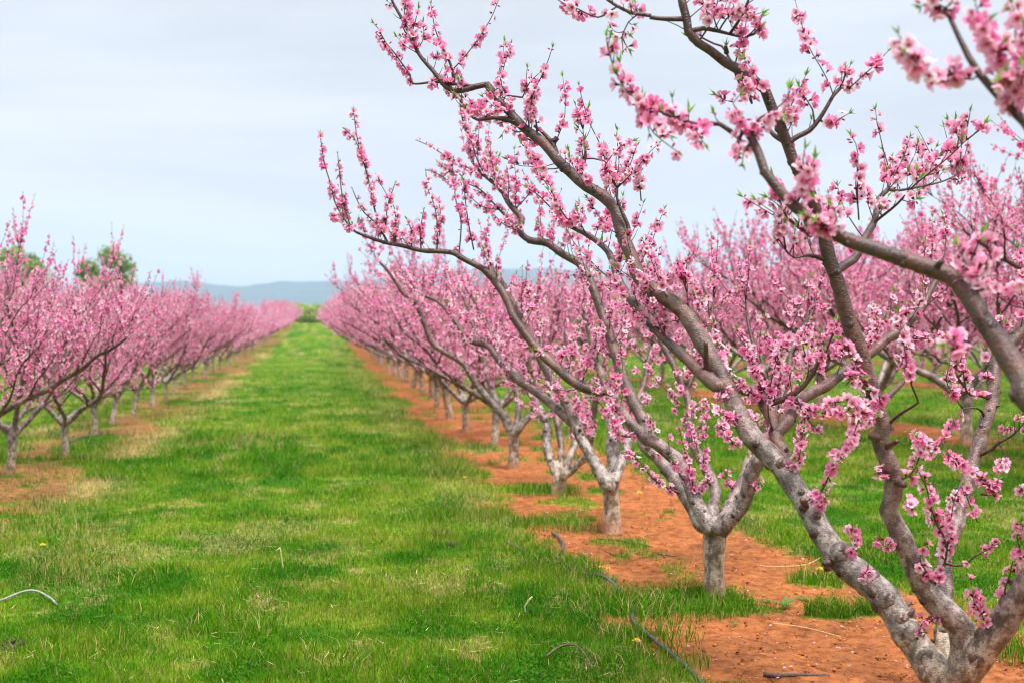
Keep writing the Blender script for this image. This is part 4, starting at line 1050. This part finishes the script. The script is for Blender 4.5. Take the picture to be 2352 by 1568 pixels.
              (5, 0): [(2210, 1250, .3, .02), (2270, 1110, .3, .02), (2330, 1020, .4, .03), (2080, 1400, .3, .02)]})

b2 = ground_at(1640, 1372)
T2 = traced_tree(tuple(b2), 'second peach tree of the right row, straight pale trunk splitting into two wide limbs',
  ('8:412,1050 412,990 410,850 410,700 415,600 420,545', 8.19, 8.17, (60, 52, 48, 52, 62, 50)),
  [[('8:400,620 350,540 300,440 250,310 200,190 130,130 40,60; 4:2180,1345 2090,1260 2040,1200 1980,1110 1930,1045 1860,1040 1790,1020 1700,970 1620,900 1550,840 1490,780 1440,720 1390,650 1340,580 1310,500 1270,420 1220,350 1180,270', 8.1, 9.0, (40, 34, 32, 27, 25, 23, 21, 19, 18), C_(.18, 1, .09, .10, .30, .4, side=1.1, tip=False)),
    ('4:1210,340 1160,285 1100,250 1030,215 960,175 860,165 760,160 640,130 530,110 400,65; 1:330,1440 270,1360 220,1270 190,1150 160,1050 140,950 128,860', 9.0, 9.2, (17, 14, 12, 10, 7, 4, 3, 2), C_(.25, .7, .045, .05, .16, .4, tip=False)),
    ('1:330,1440 270,1360 220,1270 190,1150 160,1050 140,950 128,850', 9.1, 9.2, W3, 'twig'),
    ('1:560,1500 500,1420 460,1280 430,1130 395,1000 360,870 335,700', 9.1, 9.1, (6, 5, 4, 3, 2), 'twig'),
    ('1:400,1050 370,930 330,860 290,820', 9.1, 9.1, W3, 'twig'),
    ('1:310,1420 270,1250 250,1110 237,970', 9.1, 9.2, W3, 'twig'),
    ('1:540,1470 540,1380 550,1290 575,1210 595,1155', 9.1, 9.1, W3, 'twig'),
    ('1:600,1500 600,1400 590,1300 520,1180 485,1110', 9.1, 9.3, W3, 'twig'),
    ('1:470,1440 400,1330 360,1260 330,1190', 9.2, 9.3, W3, 'twig'),
    ('1:770,1540 755,1450 775,1320', 9.0, 9.0, W3, 'twig'), ('1:700,1530 700,1450 670,1380', 9.1, 9.1, W3, 'twig'),
    ('1:870,1540 860,1400 840,1280 800,1180 790,1080', 9.0, 9.0, W3, 'twig'), ('1:880,1540 885,1400 870,1260', 9.0, 9.1, W3, 'twig'),
    ('1:1020,1560 1010,1400 980,1270 960,1100 960,1000', 9.0, 9.0, W3, 'twig'), ('1:1090,1568 1060,1420 1040,1280 1025,1140', 9.0, 8.9, W3, 'twig'),
    ('8:300,390 270,300 240,150 210,60 190,-30', 8.1, 8.0, (5, 4, 3, 2), 'twig'), ('8:330,400 370,300 340,200 350,100', 8.1, 8.0, (5, 4, 3, 2), 'twig'),
    ('8:190,375 110,340 60,310 20,280 -60,180 -150,120', 8.1, 7.9, (7, 5, 4, 3, 2), 'twig'), ('8:250,310 200,270 150,180', 8.1, 8.0, W3, 'twig'),
    ('4:2110,1350 2020,1320 1980,1250 1900,1140 1850,1080', 8.2, 8.0, (5, 4, 3, 2), 'twig'),
    ('4:1760,1000 1800,900 1850,780 1860,650', 8.5, 8.4, (5, 4, 3, 2), 'twig')],
   [('8:410,600 330,580 280,480 200,350 130,250 50,150 -40,60; 4:2170,1270 2120,1160 2060,1040 2010,900 1960,740 1920,620 1890,540 1850,430 1800,310 1750,240 1650,185 1550,115 1440,95 1380,40; 1:1390,1370 1320,1290 1260,1190 1180,1120 1100,1050', 8.25, 9.6, (38, 32, 30, 28, 26, 23, 20, 17, 13, 8), C_(.3, 1, .06, .12, .36, .5, side=1.1)),
    ('1:1180,1120 1100,1080 990,1015 900,970 820,920 742,885', 9.6, 9.6, W3, 'twig'),
    ('1:1160,1100 1110,1000 1080,900 1045,820 1020,740', 9.6, 9.6, W3, 'twig'), ('1:1060,870 1030,800 1010,700 1000,600', 9.6, 9.6, W3, 'twig'),
    ('1:1210,1170 1220,1080 1245,990', 9.6, 9.6, W3, 'twig'),
    ('1:1290,1360 1200,1260 1130,1190 1040,1150 950,1140 880,1100 825,1075', 9.5, 9.6, (5, 4, 3, 2), 'twig'),
    ('1:1040,1150 1000,1090 940,1080 868,1020', 9.6, 9.6, W3, 'twig'), ('1:1290,1260 1310,1150 1302,1070', 9.5, 9.5, W3, 'twig'),
    ('1:1340,1310 1440,1200 1400,1080', 9.5, 9.5, W3, 'twig'), ('1:1280,1300 1150,1300 1060,1230', 9.5, 9.5, W3, 'twig'),
    ('1:1400,1400 1300,1420 1200,1330', 9.5, 9.5, W3, 'twig')],
   [('8:440,620 500,540 570,470 615,380 640,260 695,150', 8.05, 7.9, (46, 40, 36, 35, 36), None),
    ('8:440,600 520,430 580,320 640,240', 8.3, 8.5, (34, 30, 26), None),
    ('8:640,400 670,320 655,200 655,130', 7.95, 7.9, W3, 'twig'), ('8:600,350 680,340 690,300', 7.9, 7.8, W3, 'twig'), ('8:560,350 510,340 480,270 490,240', 8.0, 7.9, W3, 'twig')],
   [('8:450,600 520,440 600,280; 5:640,1440 760,1250 850,1000 900,750 1010,560 1060,400', 8.4, 9.6, (32, 28, 24, 20, 15, 11), C_(.3, 1, .06, .15, .42, .6, side=1.1)),
    ('5:800,1120 700,900 620,640 600,480', 8.9, 9.2, (16, 12, 8, 5), C_(.1, 1, .06, .15, .36))],
   [('8:420,590 400,480 410,330; 5:260,1340 240,1100 160,900 60,700 20,500', 8.5, 9.8, (28, 24, 20, 16, 11), C_(.3, 1, .065, .15, .4, .6, side=1.1)),
    ('5:220,1050 330,800 380,600 400,460', 8.9, 9.3, (14, 11, 8, 5), C_(.1, 1, .06, .15, .36))]],
  102)

b3 = ground_at(1408, 1220)
T3 = traced_tree(tuple(b3), 'third peach tree of the right row, rust stained pale foot and knotty upright limb',
  ('7:1805,640 1803,600 1800,480 1795,400 1790,330', 10.8, 10.8, (52, 44, 40, 42, 40)),
  [[('7:1785,360 1730,250 1660,130 1600,20; 4:1700,1180 1640,1060 1580,970 1530,880 1480,780 1420,650 1350,520 1280,380 1200,260', 10.7, 11.3, (34, 28, 25, 22, 18, 14, 10), C_(.2, 1, .07, .12, .4, .5, side=1.1))],
   [('7:1795,350 1815,220 1800,100 1810,0; 4:1950,1200 1940,1080 1900,960 1850,820 1820,700 1780,560', 10.9, 11.8, (36, 32, 27, 22, 14, 10), C_(.35, 1, .06, .15, .45, .6, side=1.1))],
   [('4:1750,1260 1700,1230 1600,1140 1500,1060 1430,1010 1340,955 1250,850 1180,760 1100,740 1040,700 980,620 940,560 860,480 740,430', 10.8, 12.0, (25, 22, 19, 16, 13, 9, 6), C_(.25, 1, .06, .12, .42, .5, side=1.1))],
   [('7:1790,360 1850,200 1900,60; 4:2100,1150 2160,980 2200,760', 11.1, 12.0, (28, 22, 16, 9), C_(.25, 1, .06, .15, .45, .6, side=1.1))]],
  103, lod=0)
b4 = ground_at(1282, 1130)
T4 = traced_tree(tuple(b4), 'fourth peach tree of the right row, stubby trunk forking low in a wide Y',
  ('7:1465,390 1465,350 1468,300 1475,255', 13.2, 13.2, (46, 38, 36, 34)),
  [[('7:1470,290 1440,220 1400,130 1390,20; 4:1545,1250 1500,1150 1450,1050 1400,980 1350,930 1250,820 1180,640 1140,560 1080,450', 13.2, 14, (24, 21, 20, 17, 13, 8), C_(.25, 1, .06, .15, .45, .55, side=1.1))],
   [('7:1480,280 1520,190 1560,90 1600,0; 4:1750,1180 1720,980 1660,780', 13.3, 14.2, (20, 17, 13, 8), C_(.25, 1, .06, .15, .45, .6, side=1.1))],
   [('7:1485,280 1540,240 1600,180 1650,120; 4:1850,1130 1900,900 1960,760', 13.1, 12.9, (20, 17, 13, 8), C_(.25, 1, .06, .15, .45, .6, side=1.1))],
   [('7:1475,290 1480,150 1470,0; 4:1560,1000 1520,800 1500,600 1490,430', 13.6, 14.6, (18, 15, 12, 7), C_(.25, 1, .06, .15, .45, .6, side=1.1))]],
  104, lod=0)
b5 = ground_at(1178, 1072)
T5 = traced_tree(tuple(b5), 'fifth peach tree of the right row, slim trunk with a long dark limb',
  ('4:1337,1530 1337,1500 1342,1400 1335,1300', 15.5, 15.5, (32, 27, 25, 25)),
  [[('4:1330,1320 1290,1210 1200,1110 1110,1000 1050,900 1000,850 900,790 830,740 780,620 720,480 650,430 560,300 470,200', 15.5, 15.6, (20, 18, 15, 13, 10, 6), C_(.25, 1, .06, .15, .5, .5, side=1.1))],
   [('4:1345,1320 1400,1240 1460,1170 1480,1050 1440,900 1400,760 1380,600', 15.4, 15.2, (18, 15, 12, 8), C_(.3, 1, .06, .15, .5, .6, side=1.1))],
   [('4:1335,1310 1250,1150 1180,950 1130,750 1060,560 1020,430', 16, 17, (16, 14, 11, 7), C_(.3, 1, .06, .15, .5, .6, side=1.1))],
   [('4:1340,1310 1370,1150 1330,950 1250,780 1220,560', 15.9, 16.6, (16, 14, 11, 7), C_(.3, 1, .06, .15, .5, .6, side=1.1))]],
  105, lod=1)

# the tree standing nearest to the camera: only the limbs that reach into the view
b0 = np.array([2.45, 2.75, 0.0])
crotch0 = b0 + np.array([-.02, .03, .5])
def tree0():
    rng = np.random.default_rng(100); root = empty('peach_tree', tuple(b0))
    tag(root, 'blurred peach tree closest to the camera, limbs crossing in from the right edge', 'peach tree', 'peach trees in the row right of the grass alley')
    trunk_mesh(np.array([b0 + [0, 0, -.05], b0 + [0, 0, .06], b0 + [0, 0, .3], crotch0, crotch0 + [0, 0, .07]]), np.array([.11, .09, .08, .085, .06]), b0, root, rng, 16)
    made = []
    def go(l, s, z0, z1, ws, cov=None, pre=None):
        P, t = trace(s, z0, z1); w = np.interp(t, np.linspace(0, 1, len(ws)), ws) / 2 * (z0 + (z1 - z0) * t) / F
        if cov == 'twig':
            P = rejoin(P, made); made.append(P)
            Pp, Rr = resample(P, np.maximum(w, .0016), .02); tube(l.acc, Pp, Rr, 5); l.dress(Pp, 84, .0); return
        if pre is None: P = rejoin(P, made)
        if pre is not None:
            P = np.vstack([pre[0], P]); w = np.r_[pre[1], w]
        Pp, Rr = l.branch(P, w, 14 if w[0] > .015 else 8, .05); made.append(Pp)
        if cov: l.cover(Pp, Rr, **cov)
    a = Limb(rng, 0, b0)
    go(a, '5:2480,1230 2346,990 2260,850 2180,720 2080,580 1990,430 1900,330 1780,280 1600,220 1400,150 1250,100 1130,40; 2:1000,1370 900,1290 800,1180 720,1080 680,960 640,870 590,800', 3.75, 4.25, (58, 52, 44, 40, 37, 33, 27, 22, 20), None, (np.array([crotch0, crotch0 + [-.10, .28, .20]]), np.array([.05, .045])))
    go(a, '2:600,830 560,870 500,820 440,780 380,775 330,785 220,760', 4.2, 4.2, (14, 12, 10, 7), None)
    go(a, '2:420,800 330,790 200,760 60,700 0,640; 1:2230,720 2110,620 2040,560 1960,400 1930,290 1940,250', 4.2, 4.2, (6, 6, 5, 4, 3), C_(.0, .98, .038, .02, .06, .3, tip=False))
    go(a, '2:330,790 200,760 60,700 0,640; 1:2230,720 2110,620 2040,560 1960,400 1930,290 1940,250', 4.2, 4.2, (6, 5, 4, 3), 'twig')
    go(a, '2:150,760 150,700 140,620', 4.2, 4.2, W3, 'twig'); go(a, '2:0,650 0,800 100,900 170,950', 4.2, 4.1, W3, 'twig')
    go(a, '2:350,800 330,870 290,830 340,900', 4.2, 4.1, W3, 'twig'); go(a, '1:2180,700 2250,800 2320,850', 4.2, 4.1, W3, 'twig')
    go(a, '1:2120,640 2040,480 2010,400', 4.2, 4.2, W3, 'twig'); go(a, '1:2150,700 2190,830', 4.2, 4.2, W3, 'twig')
    go(a, '2:600,800 570,720 520,650 560,600', 4.2, 4.1, W3, 'twig'); go(a, '2:590,820 540,900 560,950', 4.2, 4.1, W3, 'twig')
    go(a, '2:660,900 640,860 640,800 690,740 780,690 860,620 870,570', 4.25, 4.2, (8, 6, 4, 3), 'twig'); go(a, '2:640,840 690,770 800,740', 4.2, 4.2, W3, 'twig')
    go(a, '2:900,1290 960,1200 970,1100 960,1000 970,940', 4.1, 4.0, (5, 4, 3), 'twig'); go(a, '2:960,1180 1000,1080 1030,1000', 4.1, 4.0, W3, 'twig')
    go(a, '2:1100,1460 1060,1350 1030,1250', 4.1, 4.0, (5, 4, 3), 'twig'); go(a, '2:1100,1480 1020,1400 980,1360', 4.0, 3.95, (5, 4), 'twig'); go(a, '2:1120,1480 1170,1370 1140,1290', 4.0, 3.9, (4, 3), 'twig'); go(a, '5:1140,60 1080,20 1040,-20', 4.0, 3.9, (4, 3), 'twig'); go(a, '2:640,870 590,950 580,1020', 4.2, 4.1, W3, 'twig')
    go(a, '5:2060,560 2000,600 1940,690 1900,760', 3.4, 3.2, (6, 5, 4), None); go(a, '5:1960,690 1900,760 1860,800', 3.2, 3.1, W3, 'twig'); go(a, '5:1930,720 1860,740', 3.15, 3.1, W3, 'twig')
    go(a, '5:1930,330 1990,260 2040,160 2080,60', 3.9, 3.8, (6, 5, 4), 'twig'); go(a, '5:2020,260 1950,180 1930,130', 3.9, 3.8, W3, 'twig'); go(a, '5:2050,420 2150,390 2260,370 2330,360', 3.8, 3.7, (6, 5, 3), 'twig'); go(a, '5:2060,280 2130,200 2100,100', 3.8, 3.7, W3, 'twig'); go(a, '5:2000,300 2060,330 2100,280', 3.8, 3.7, W3, 'twig')
    go(a, '5:1800,250 1830,230', 3.9, 3.85, (18, 14))
    a.build(root)
    c = Limb(rng, 0, b0)
    go(c, '2:2600,1060 2440,880 2346,760 2250,670 2150,560 2070,470 2000,360 1940,240 1880,110 1850,50', 3.35, 3.5, (42, 30, 24, 20, 17, 13, 10), None, (np.array([crotch0, crotch0 + [.05, .15, .45]]), np.array([.045, .04])))
    for s in ('2:2080,490 2020,500 1970,495 1900,460 1800,500 1740,440', '2:1900,460 1800,480 1660,400 1600,290 1560,220', '2:1700,420 1640,370 1600,330', '2:1850,60 1780,20 1700,40', '2:1870,70 1900,10 1830,-40', '2:1860,90 1760,-10 1740,-40', '2:2150,560 2200,420 2150,300 2080,200 2060,90 2040,20', '2:2120,300 2080,180 2130,120', '2:2180,420 2190,300 2220,260', '2:2290,660 2280,540 2240,450', '2:2280,620 2300,500 2360,420', '2:2250,560 2200,500', '2:2340,330 2290,240 2300,100 2270,30', '2:2352,150 2310,90 2250,60', '2:2290,700 2300,560 2352,380 2352,200', '2:2352,600 2300,500 2320,420'):
        go(c, s, 3.45, 3.35, (5, 4, 3), 'twig')
    c.build(root)
    for az in (radians(60), radians(-40)):
        l = Limb(rng, 1, b0); scaffold(l, crotch0 + [0, 0, -.05], az, rng, 1.9, .045, 40, 1.4); l.build(root)
tree0()

# ------------------------------------------------------------------ the rows
MID = [make_tree(200 + i, 1, 5 + (i % 2)) for i in range(5)]
FAR = [make_tree(300 + i, 2, 6) for i in range(4)]
used = set()
rr = random.Random(9)
GROUPS = {'R0': 'peach trees in the row right of the grass alley', 'L0': 'peach trees in the row left of the grass alley', 'R1': 'peach trees in the second row on the right', 'R2': 'peach trees in the third row on the right', 'RX': 'peach trees in the farther rows on the right', 'LX': 'peach trees in the farther rows on the left'}
ORD = ['first', 'second', 'third', 'fourth', 'fifth', 'sixth', 'seventh', 'eighth', 'ninth', 'tenth', 'eleventh', 'twelfth', 'thirteenth', 'fourteenth', 'fifteenth']
def put(x, y, key, label, yaw=None, s=None, lod=None, wide=1.0):
    far = y > 46
    pool = FAR if far else MID
    k = rr.randrange(len(pool)); proto = pool[k]
    if (far, k) in used: o = copy_tree(proto)
    else: used.add((far, k)); o = proto
    x += float(bend(y)); o.location = (x, y, gz1(x, y)); o.rotation_euler = (0, 0, yaw if yaw is not None else rr.uniform(0, 2 * pi))
    s = s or rr.uniform(0.92, 1.1)
    if x < 3 and y > 60: wide = 0.9
    o.scale = (s * wide, s * wide, s)
    tag(o, label, 'peach tree', GROUPS[key]); return o
ys = [18.35, 20.82, 23.2, 26.1, 28.8, 31.3]
while ys[-1] < 124: ys.append(ys[-1] + rr.uniform(2.4, 2.8))
for i, y in enumerate(ys):
    n = i + 5
    lab = (ORD[n] + ' peach tree from the camera in the row right of the grass alley') if n < 12 else 'far pink peach tree deep in the row right of the grass alley'
    put(2.26 + rr.uniform(-.08, .08), y, 'R0', lab, s=rr.uniform(.86, 1.02))
ys = [13.0, 15.5, 17.5, 20.35, 22.42, 24.3, 26.8, 29.02, 31.5, 34.2]
while ys[-1] < 124: ys.append(ys[-1] + rr.uniform(2.4, 2.8))
for i, y in enumerate(ys):
    if i == 0: lab = 'peach tree at the left edge, only its pink shoots entering the view'
    elif i < 11: lab = ORD[i - 1] + ' peach trunk from the left edge in the row left of the grass alley'
    else: lab = 'far pink peach tree deep in the row left of the grass alley'
    put(-3.03 + rr.uniform(-.1, .1) - (.17 if i == 1 else 0), y, 'L0', lab, s=((.96, .90, .82, .78)[i] if i < 4 else rr.uniform(.70, .82)), wide=.84)
def row(x, y0, y1, key, labs, fall):
    y = y0; i = 0
    while y < y1:
        put(x + rr.uniform(-.12, .12), y, key, labs(i) if labs(i) else fall, s=rr.uniform(1.2, 1.34) if key == 'R1' and i < 6 else None)
        y += rr.uniform(2.4, 2.8); i += 1
row(8.45, 12.9, 118, 'R1', lambda i: 'peach tree of the second right row, its trunk outside the right edge' if i < 2 else (ORD[i - 2] + ' trunk from the right edge in the second row right of the alley') if i < 10 else None, 'distant peach tree in the second row right of the alley')
row(14.9, 23.0, 112, 'R2', lambda i: 'peach tree of the third right row, its trunk outside the right edge' if i < 2 else (ORD[i - 2] + ' trunk from the right edge in the third row right of the alley') if i < 7 else None, 'distant peach tree in the third row right of the alley')
row(21.1, 35, 106, 'RX', lambda i: None, 'distant peach tree in the rows far to the right')
row(27.4, 47, 102, 'RX', lambda i: None, 'distant peach tree in the rows far to the right')
row(33.6, 60, 100, 'RX', lambda i: None, 'distant peach tree in the rows far to the right')
row(-9.2, 38, 104, 'LX', lambda i: None, 'distant peach tree behind the row left of the alley')
row(-15.4, 66, 104, 'LX', lambda i: None, 'distant peach tree behind the row left of the alley')
print('peach trees', sum(1 for o in bpy.data.objects if o.name.startswith('peach_tree')))

# ------------------------------------------------------------------ small things on the ground
def dpoly(pts):
    P = []
    for x, y in pts:
        g = ground_at(x, y); P.append([g[0], g[1], gz1(g[0], g[1])])
    return np.array(P)
def ground_tube(name, pts, r, mat, label, cat, lift=None, sides=9, taper=1.0, rise=None, group=None):
    P = dpoly(pts); P[:, 2] += (r * .9 if lift is None else lift)
    if rise is not None: P[:, 2] += np.array(rise)
    Pp, Rr = resample(P, r * np.linspace(1, taper, len(P)), .03)
    a = Acc(); tube(a, Pp, Rr, sides); o0 = Pp[0]
    o = link_mesh(name, np.vstack(a.v) - o0, [np.vstack(a.q), np.vstack(a.t)], mat, None, None, True, tuple(o0))
    tag(o, label, cat, group); return o
ground_tube('irrigation_hose', [(1268, 1228), (1280, 1235), (1293, 1250), (1290, 1268), (1276, 1284)], .0105, M_HOSE, 'short dark bend of irrigation hose in the grass left of the second tree', 'hose', lift=.02)
ground_tube('irrigation_hose', [(1300, 1300), (1340, 1318), (1375, 1330), (1400, 1342), (1425, 1362), (1452, 1398), (1455, 1430), (1500, 1480), (1555, 1525), (1610, 1575), (1660, 1640)], .0105, M_HOSE, 'long black irrigation hose running along the clay edge to the bottom of the view', 'hose', lift=.02, rise=[0, .0, .02, .02, 0, -.012, .0, .01, .01, 0, 0])
ground_tube('pale_hose', [(-40, 1400), (0, 1390), (35, 1378), (60, 1371), (85, 1371), (115, 1382), (130, 1390)], .0065, M_PALEHOSE, 'pale weathered piece of hose arching in the grass at the left edge', 'hose', lift=.02, rise=[0, .0, .008, .014, .014, .004, -.01])
ground_tube('irrigation_hose', [(145, 1022), (170, 1012), (195, 1004), (230, 1002)], .02, M_HOSE, 'dark hose lying on the orange clay beside the second left trunk', 'hose', lift=.02)
ground_tube('stick', [(1755, 1552), (1790, 1556), (1830, 1552), (1905, 1550)], .012, M_DEADWOOD, 'thick brown stick lying on the clay at the bottom edge', 'stick', taper=.7)
ground_tube('stick', [(1375, 1241), (1420, 1244), (1500, 1252)], .008, M_DEADWOOD, 'straight reddish stick on the clay behind the third trunk foot', 'stick', taper=.5)
ground_tube('stick', [(1385, 1262), (1410, 1272), (1430, 1278)], .006, M_DEADWOOD, 'small forked twig on the clay left of the second tree', 'stick', taper=.5)
ground_tube('stick', [(1508, 1268), (1550, 1272), (1590, 1270)], .005, M_DEADWOOD, 'thin dark twig on the clay just left of the second trunk', 'stick', taper=.5)
ground_tube('stick', [(1255, 1530), (1285, 1518), (1320, 1520), (1345, 1540), (1360, 1560)], .006, M_DEADWOOD, 'curved fallen peach twig in the grass at the bottom centre', 'stick', taper=.5, rise=[.03, .05, .06, .05, .03])
ground_tube('stick', [(1160, 1258), (1185, 1272), (1205, 1282)], .005, M_DEADWOOD, 'short dark twig in the grass left of the bent hose', 'stick', taper=.5, rise=[.04, .04, .04])
def stalk(px, py, h, lean, label):
    g = ground_at(px, py); z = gz1(g[0], g[1]); P = np.array([[g[0], g[1], z], [g[0] - .01, g[1], z + h * .5], [g[0] + lean, g[1], z + h]])
    Pp, Rr = resample(P, [.0045, .004, .003], .02); a = Acc(); tube(a, Pp - P[0], Rr, 5)
    tube(a, np.array([P[2], P[2] + [-.03, 0, -.02]]) - P[0], np.array([.004, .002]), 5)
    tag(link_mesh('dry_stalk', np.vstack(a.v), [np.vstack(a.q), np.vstack(a.t)], M_STRAWSTALK, None, None, True, tuple(P[0])), label, 'stalk')
stalk(651, 1312, .145, -.02, 'tall pale dry stalk standing in the grass in the middle of the alley')
stalk(1210, 1410, .10, .03, 'pale dry stalk leaning in the grass near the bottom centre')
ground_tube('stick', [(1745, 1300), (1790, 1304), (1850, 1300), (1885, 1290)], .0022, M_STRAWSTALK, 'long pale straw stem on the clay right of the second trunk', 'straw stem', rise=[0.01, .02, .02, .03])
ground_tube('stick', [(1775, 1428), (1850, 1436), (1930, 1452)], .0022, M_STRAWSTALK, 'long thin straw stem across the clay below the second tree', 'straw stem', rise=[.01, .01, .01])
# dead clumps in the alley
def brown_clump(px, py, r, label, seed):
    rng = np.random.default_rng(seed); g = ground_at(px, py); z = gz1(g[0], g[1]); a = Acc()
    for _ in range(26):
        t = rng.uniform(0, 2 * pi); p = np.array([rng.normal() * r * .5, rng.normal() * r * .5, .02]); d = np.array([cos(t), sin(t), rng.uniform(-.1, .9)])
        P = wander(p, d, r * rng.uniform(.5, 1.1), 4, .3, 0, rng); tube(a, P, np.linspace(.006, .002, 5), 4)
    tag(link_mesh('dead_clump', np.vstack(a.v), [np.vstack(a.q), np.vstack(a.t)], plain('dead_stem_%d' % seed, (.085, .05, .035), .9, .4, 50), None, None, True, (g[0], g[1], z)), label, 'dead weed')
brown_clump(1008, 1228, .075, 'dark brown dead weed clump in the grass near the middle of the alley', 1)
brown_clump(1040, 1254, .03, 'small dark brown scrap just below the dead weed clump', 2)
brown_clump(25, 1492, .07, 'dark brown scrap of dead weed in the grass at the lower left', 3)

def dandelion(px, py, s, label):
    g = ground_at(px, py); z = gz1(g[0], g[1]); root = empty('dandelion', (g[0], g[1], z)); rng = np.random.default_rng(int(px))
    a = Acc(); tube(a, np.array([[0, 0, 0], [.003, 0, .03], [.004, 0, .062]]), np.array([.0022, .002, .002]), 5)
    link_mesh('stem', np.vstack(a.v), [np.vstack(a.q), np.vstack(a.t)], M_DSTEM, root)
    V = []; T = []
    for ring, (n, r, zz) in enumerate(((16, 1, .15), (13, .75, .4), (9, .45, .6), (5, .2, .7))):
        for k in range(n):
            t = 2 * pi * k / n + ring * .3; b = len(V); c_, s_ = cos(t), sin(t)
            V += [(0, 0, 0), (r * c_ - .13 * s_, r * s_ + .13 * c_, zz), (r * c_ + .13 * s_, r * s_ - .13 * c_, zz)]; T.append((b, b + 1, b + 2))
    V = np.array(V) * s; V[:, 2] += .06
    V[:, 0] += .004
    link_mesh('flower_head', V, [np.array(T)], M_DAND, root, None, False)
    tag(root, label, 'dandelion', 'yellow dandelions in the grass')
M_DSTEM = plain('dandelion_stem', (.25, .30, .08), .6); M_DAND = plain('dandelion_petal', (.90, .62, .02), .6)
for px, py, s, lab in ((97, 1275, .022, 'yellow dandelion in the grass at the lower left of the alley'), (1882, 1330, .024, 'bright yellow dandelion right of the second tree trunk'), (1460, 1505, .022, 'yellow dandelion in the grass just left of the long hose'),
      (1468, 1145, .03, 'yellow dandelion beyond the clay to the right of the third tree'), (1396, 1318, .016, 'right one of two small dandelions by the weeds at the hose'), (1378, 1316, .014, 'left one of two small dandelions by the weeds at the hose'), (1066, 1112, .02, 'small dandelion at the clay edge level with the fourth trunk')):
    dandelion(px, py, s, lab)
def rosette(px, py, n, L, label, seed):
    rng = np.random.default_rng(seed); g = ground_at(px, py); z = gz1(g[0], g[1]); V = []; T = []
    for k in range(n):
        a = 2 * pi * k / n + rng.uniform(-.3, .3); e = rng.uniform(.3, 1.1); l = L * rng.uniform(.6, 1.1); w = l * .11; b = len(V)
        for t in (0, .3, .65, 1):
            r = l * t * cos(e * (1 - .5 * t)); zz = l * t * sin(e) * (1 - .35 * t); ww = w * (0.35, 1, .9, .02)[(0, .3, .65, 1).index(t)]
            V += [(r * cos(a) - ww * sin(a), r * sin(a) + ww * cos(a), zz), (r * cos(a), r * sin(a), zz - ww * .35), (r * cos(a) + ww * sin(a), r * sin(a) - ww * cos(a), zz)]
        for q in range(3):
            i = b + q * 3; T += [(i, i + 1, i + 4), (i, i + 4, i + 3), (i + 1, i + 2, i + 5), (i + 1, i + 5, i + 4)]
    c = np.tile([.10, .26, .05, 1], (len(V), 1)) * np.r_[1, 1, 1, 1]
    tag(link_mesh('weed', np.array(V), [np.array(T)], M_LEAF, None, {'col': ('FLOAT_COLOR', c)}, True, (g[0], g[1], z)), label, 'weed', 'broad leaved weeds on the clay')
for k, (px, py, n, L, lab) in enumerate(((1410, 1325, 9, .07, 'small broad leaved weed on the clay right of the dandelion pair'), (1372, 1318, 11, .10, 'leafy weed growing over the hose at the clay edge'), (1800, 1385, 12, .09, 'broad leaved weed at lower right of the second trunk'), (1845, 1372, 9, .07, 'weed rosette between the second trunk and the near tree limb'),
      (1765, 1374, 8, .06, 'small weed rosette close to the foot of the second trunk'), (1685, 1432, 7, .05, 'tiny weed on the clay below the second trunk'))):
    rosette(px, py, n, L, lab, 60 + k)

# ------------------------------------------------------------------ the air
def haze():
    m = bpy.data.materials.new('haze'); m.use_nodes = True; t = m.node_tree; t.nodes.clear()
    o = t.nodes.new('ShaderNodeOutputMaterial'); v = t.nodes.new('ShaderNodeVolumePrincipled')
    v.inputs['Color'].default_value = (0.56, 0.72, 1.0, 1); v.inputs['Density'].default_value = 0.00019
    t.links.new(v.outputs[0], o.inputs['Volume'])
    x, y0, y1, z0, z1 = 5600, -40, 5750, -14, 240
    V = np.array([(a, b, c) for a in (-x, x) for b in (y0, y1) for c in (z0, z1)], float)
    Q = np.array([(0, 1, 3, 2), (4, 6, 7, 5), (0, 4, 5, 1), (2, 3, 7, 6), (0, 2, 6, 4), (1, 5, 7, 3)])
    ob = link_mesh('haze', V, [Q], m, None, None, False)
    tag(ob, 'thin pale blue air that softens the far hills', 'haze', kind='stuff')
    return ob
haze()
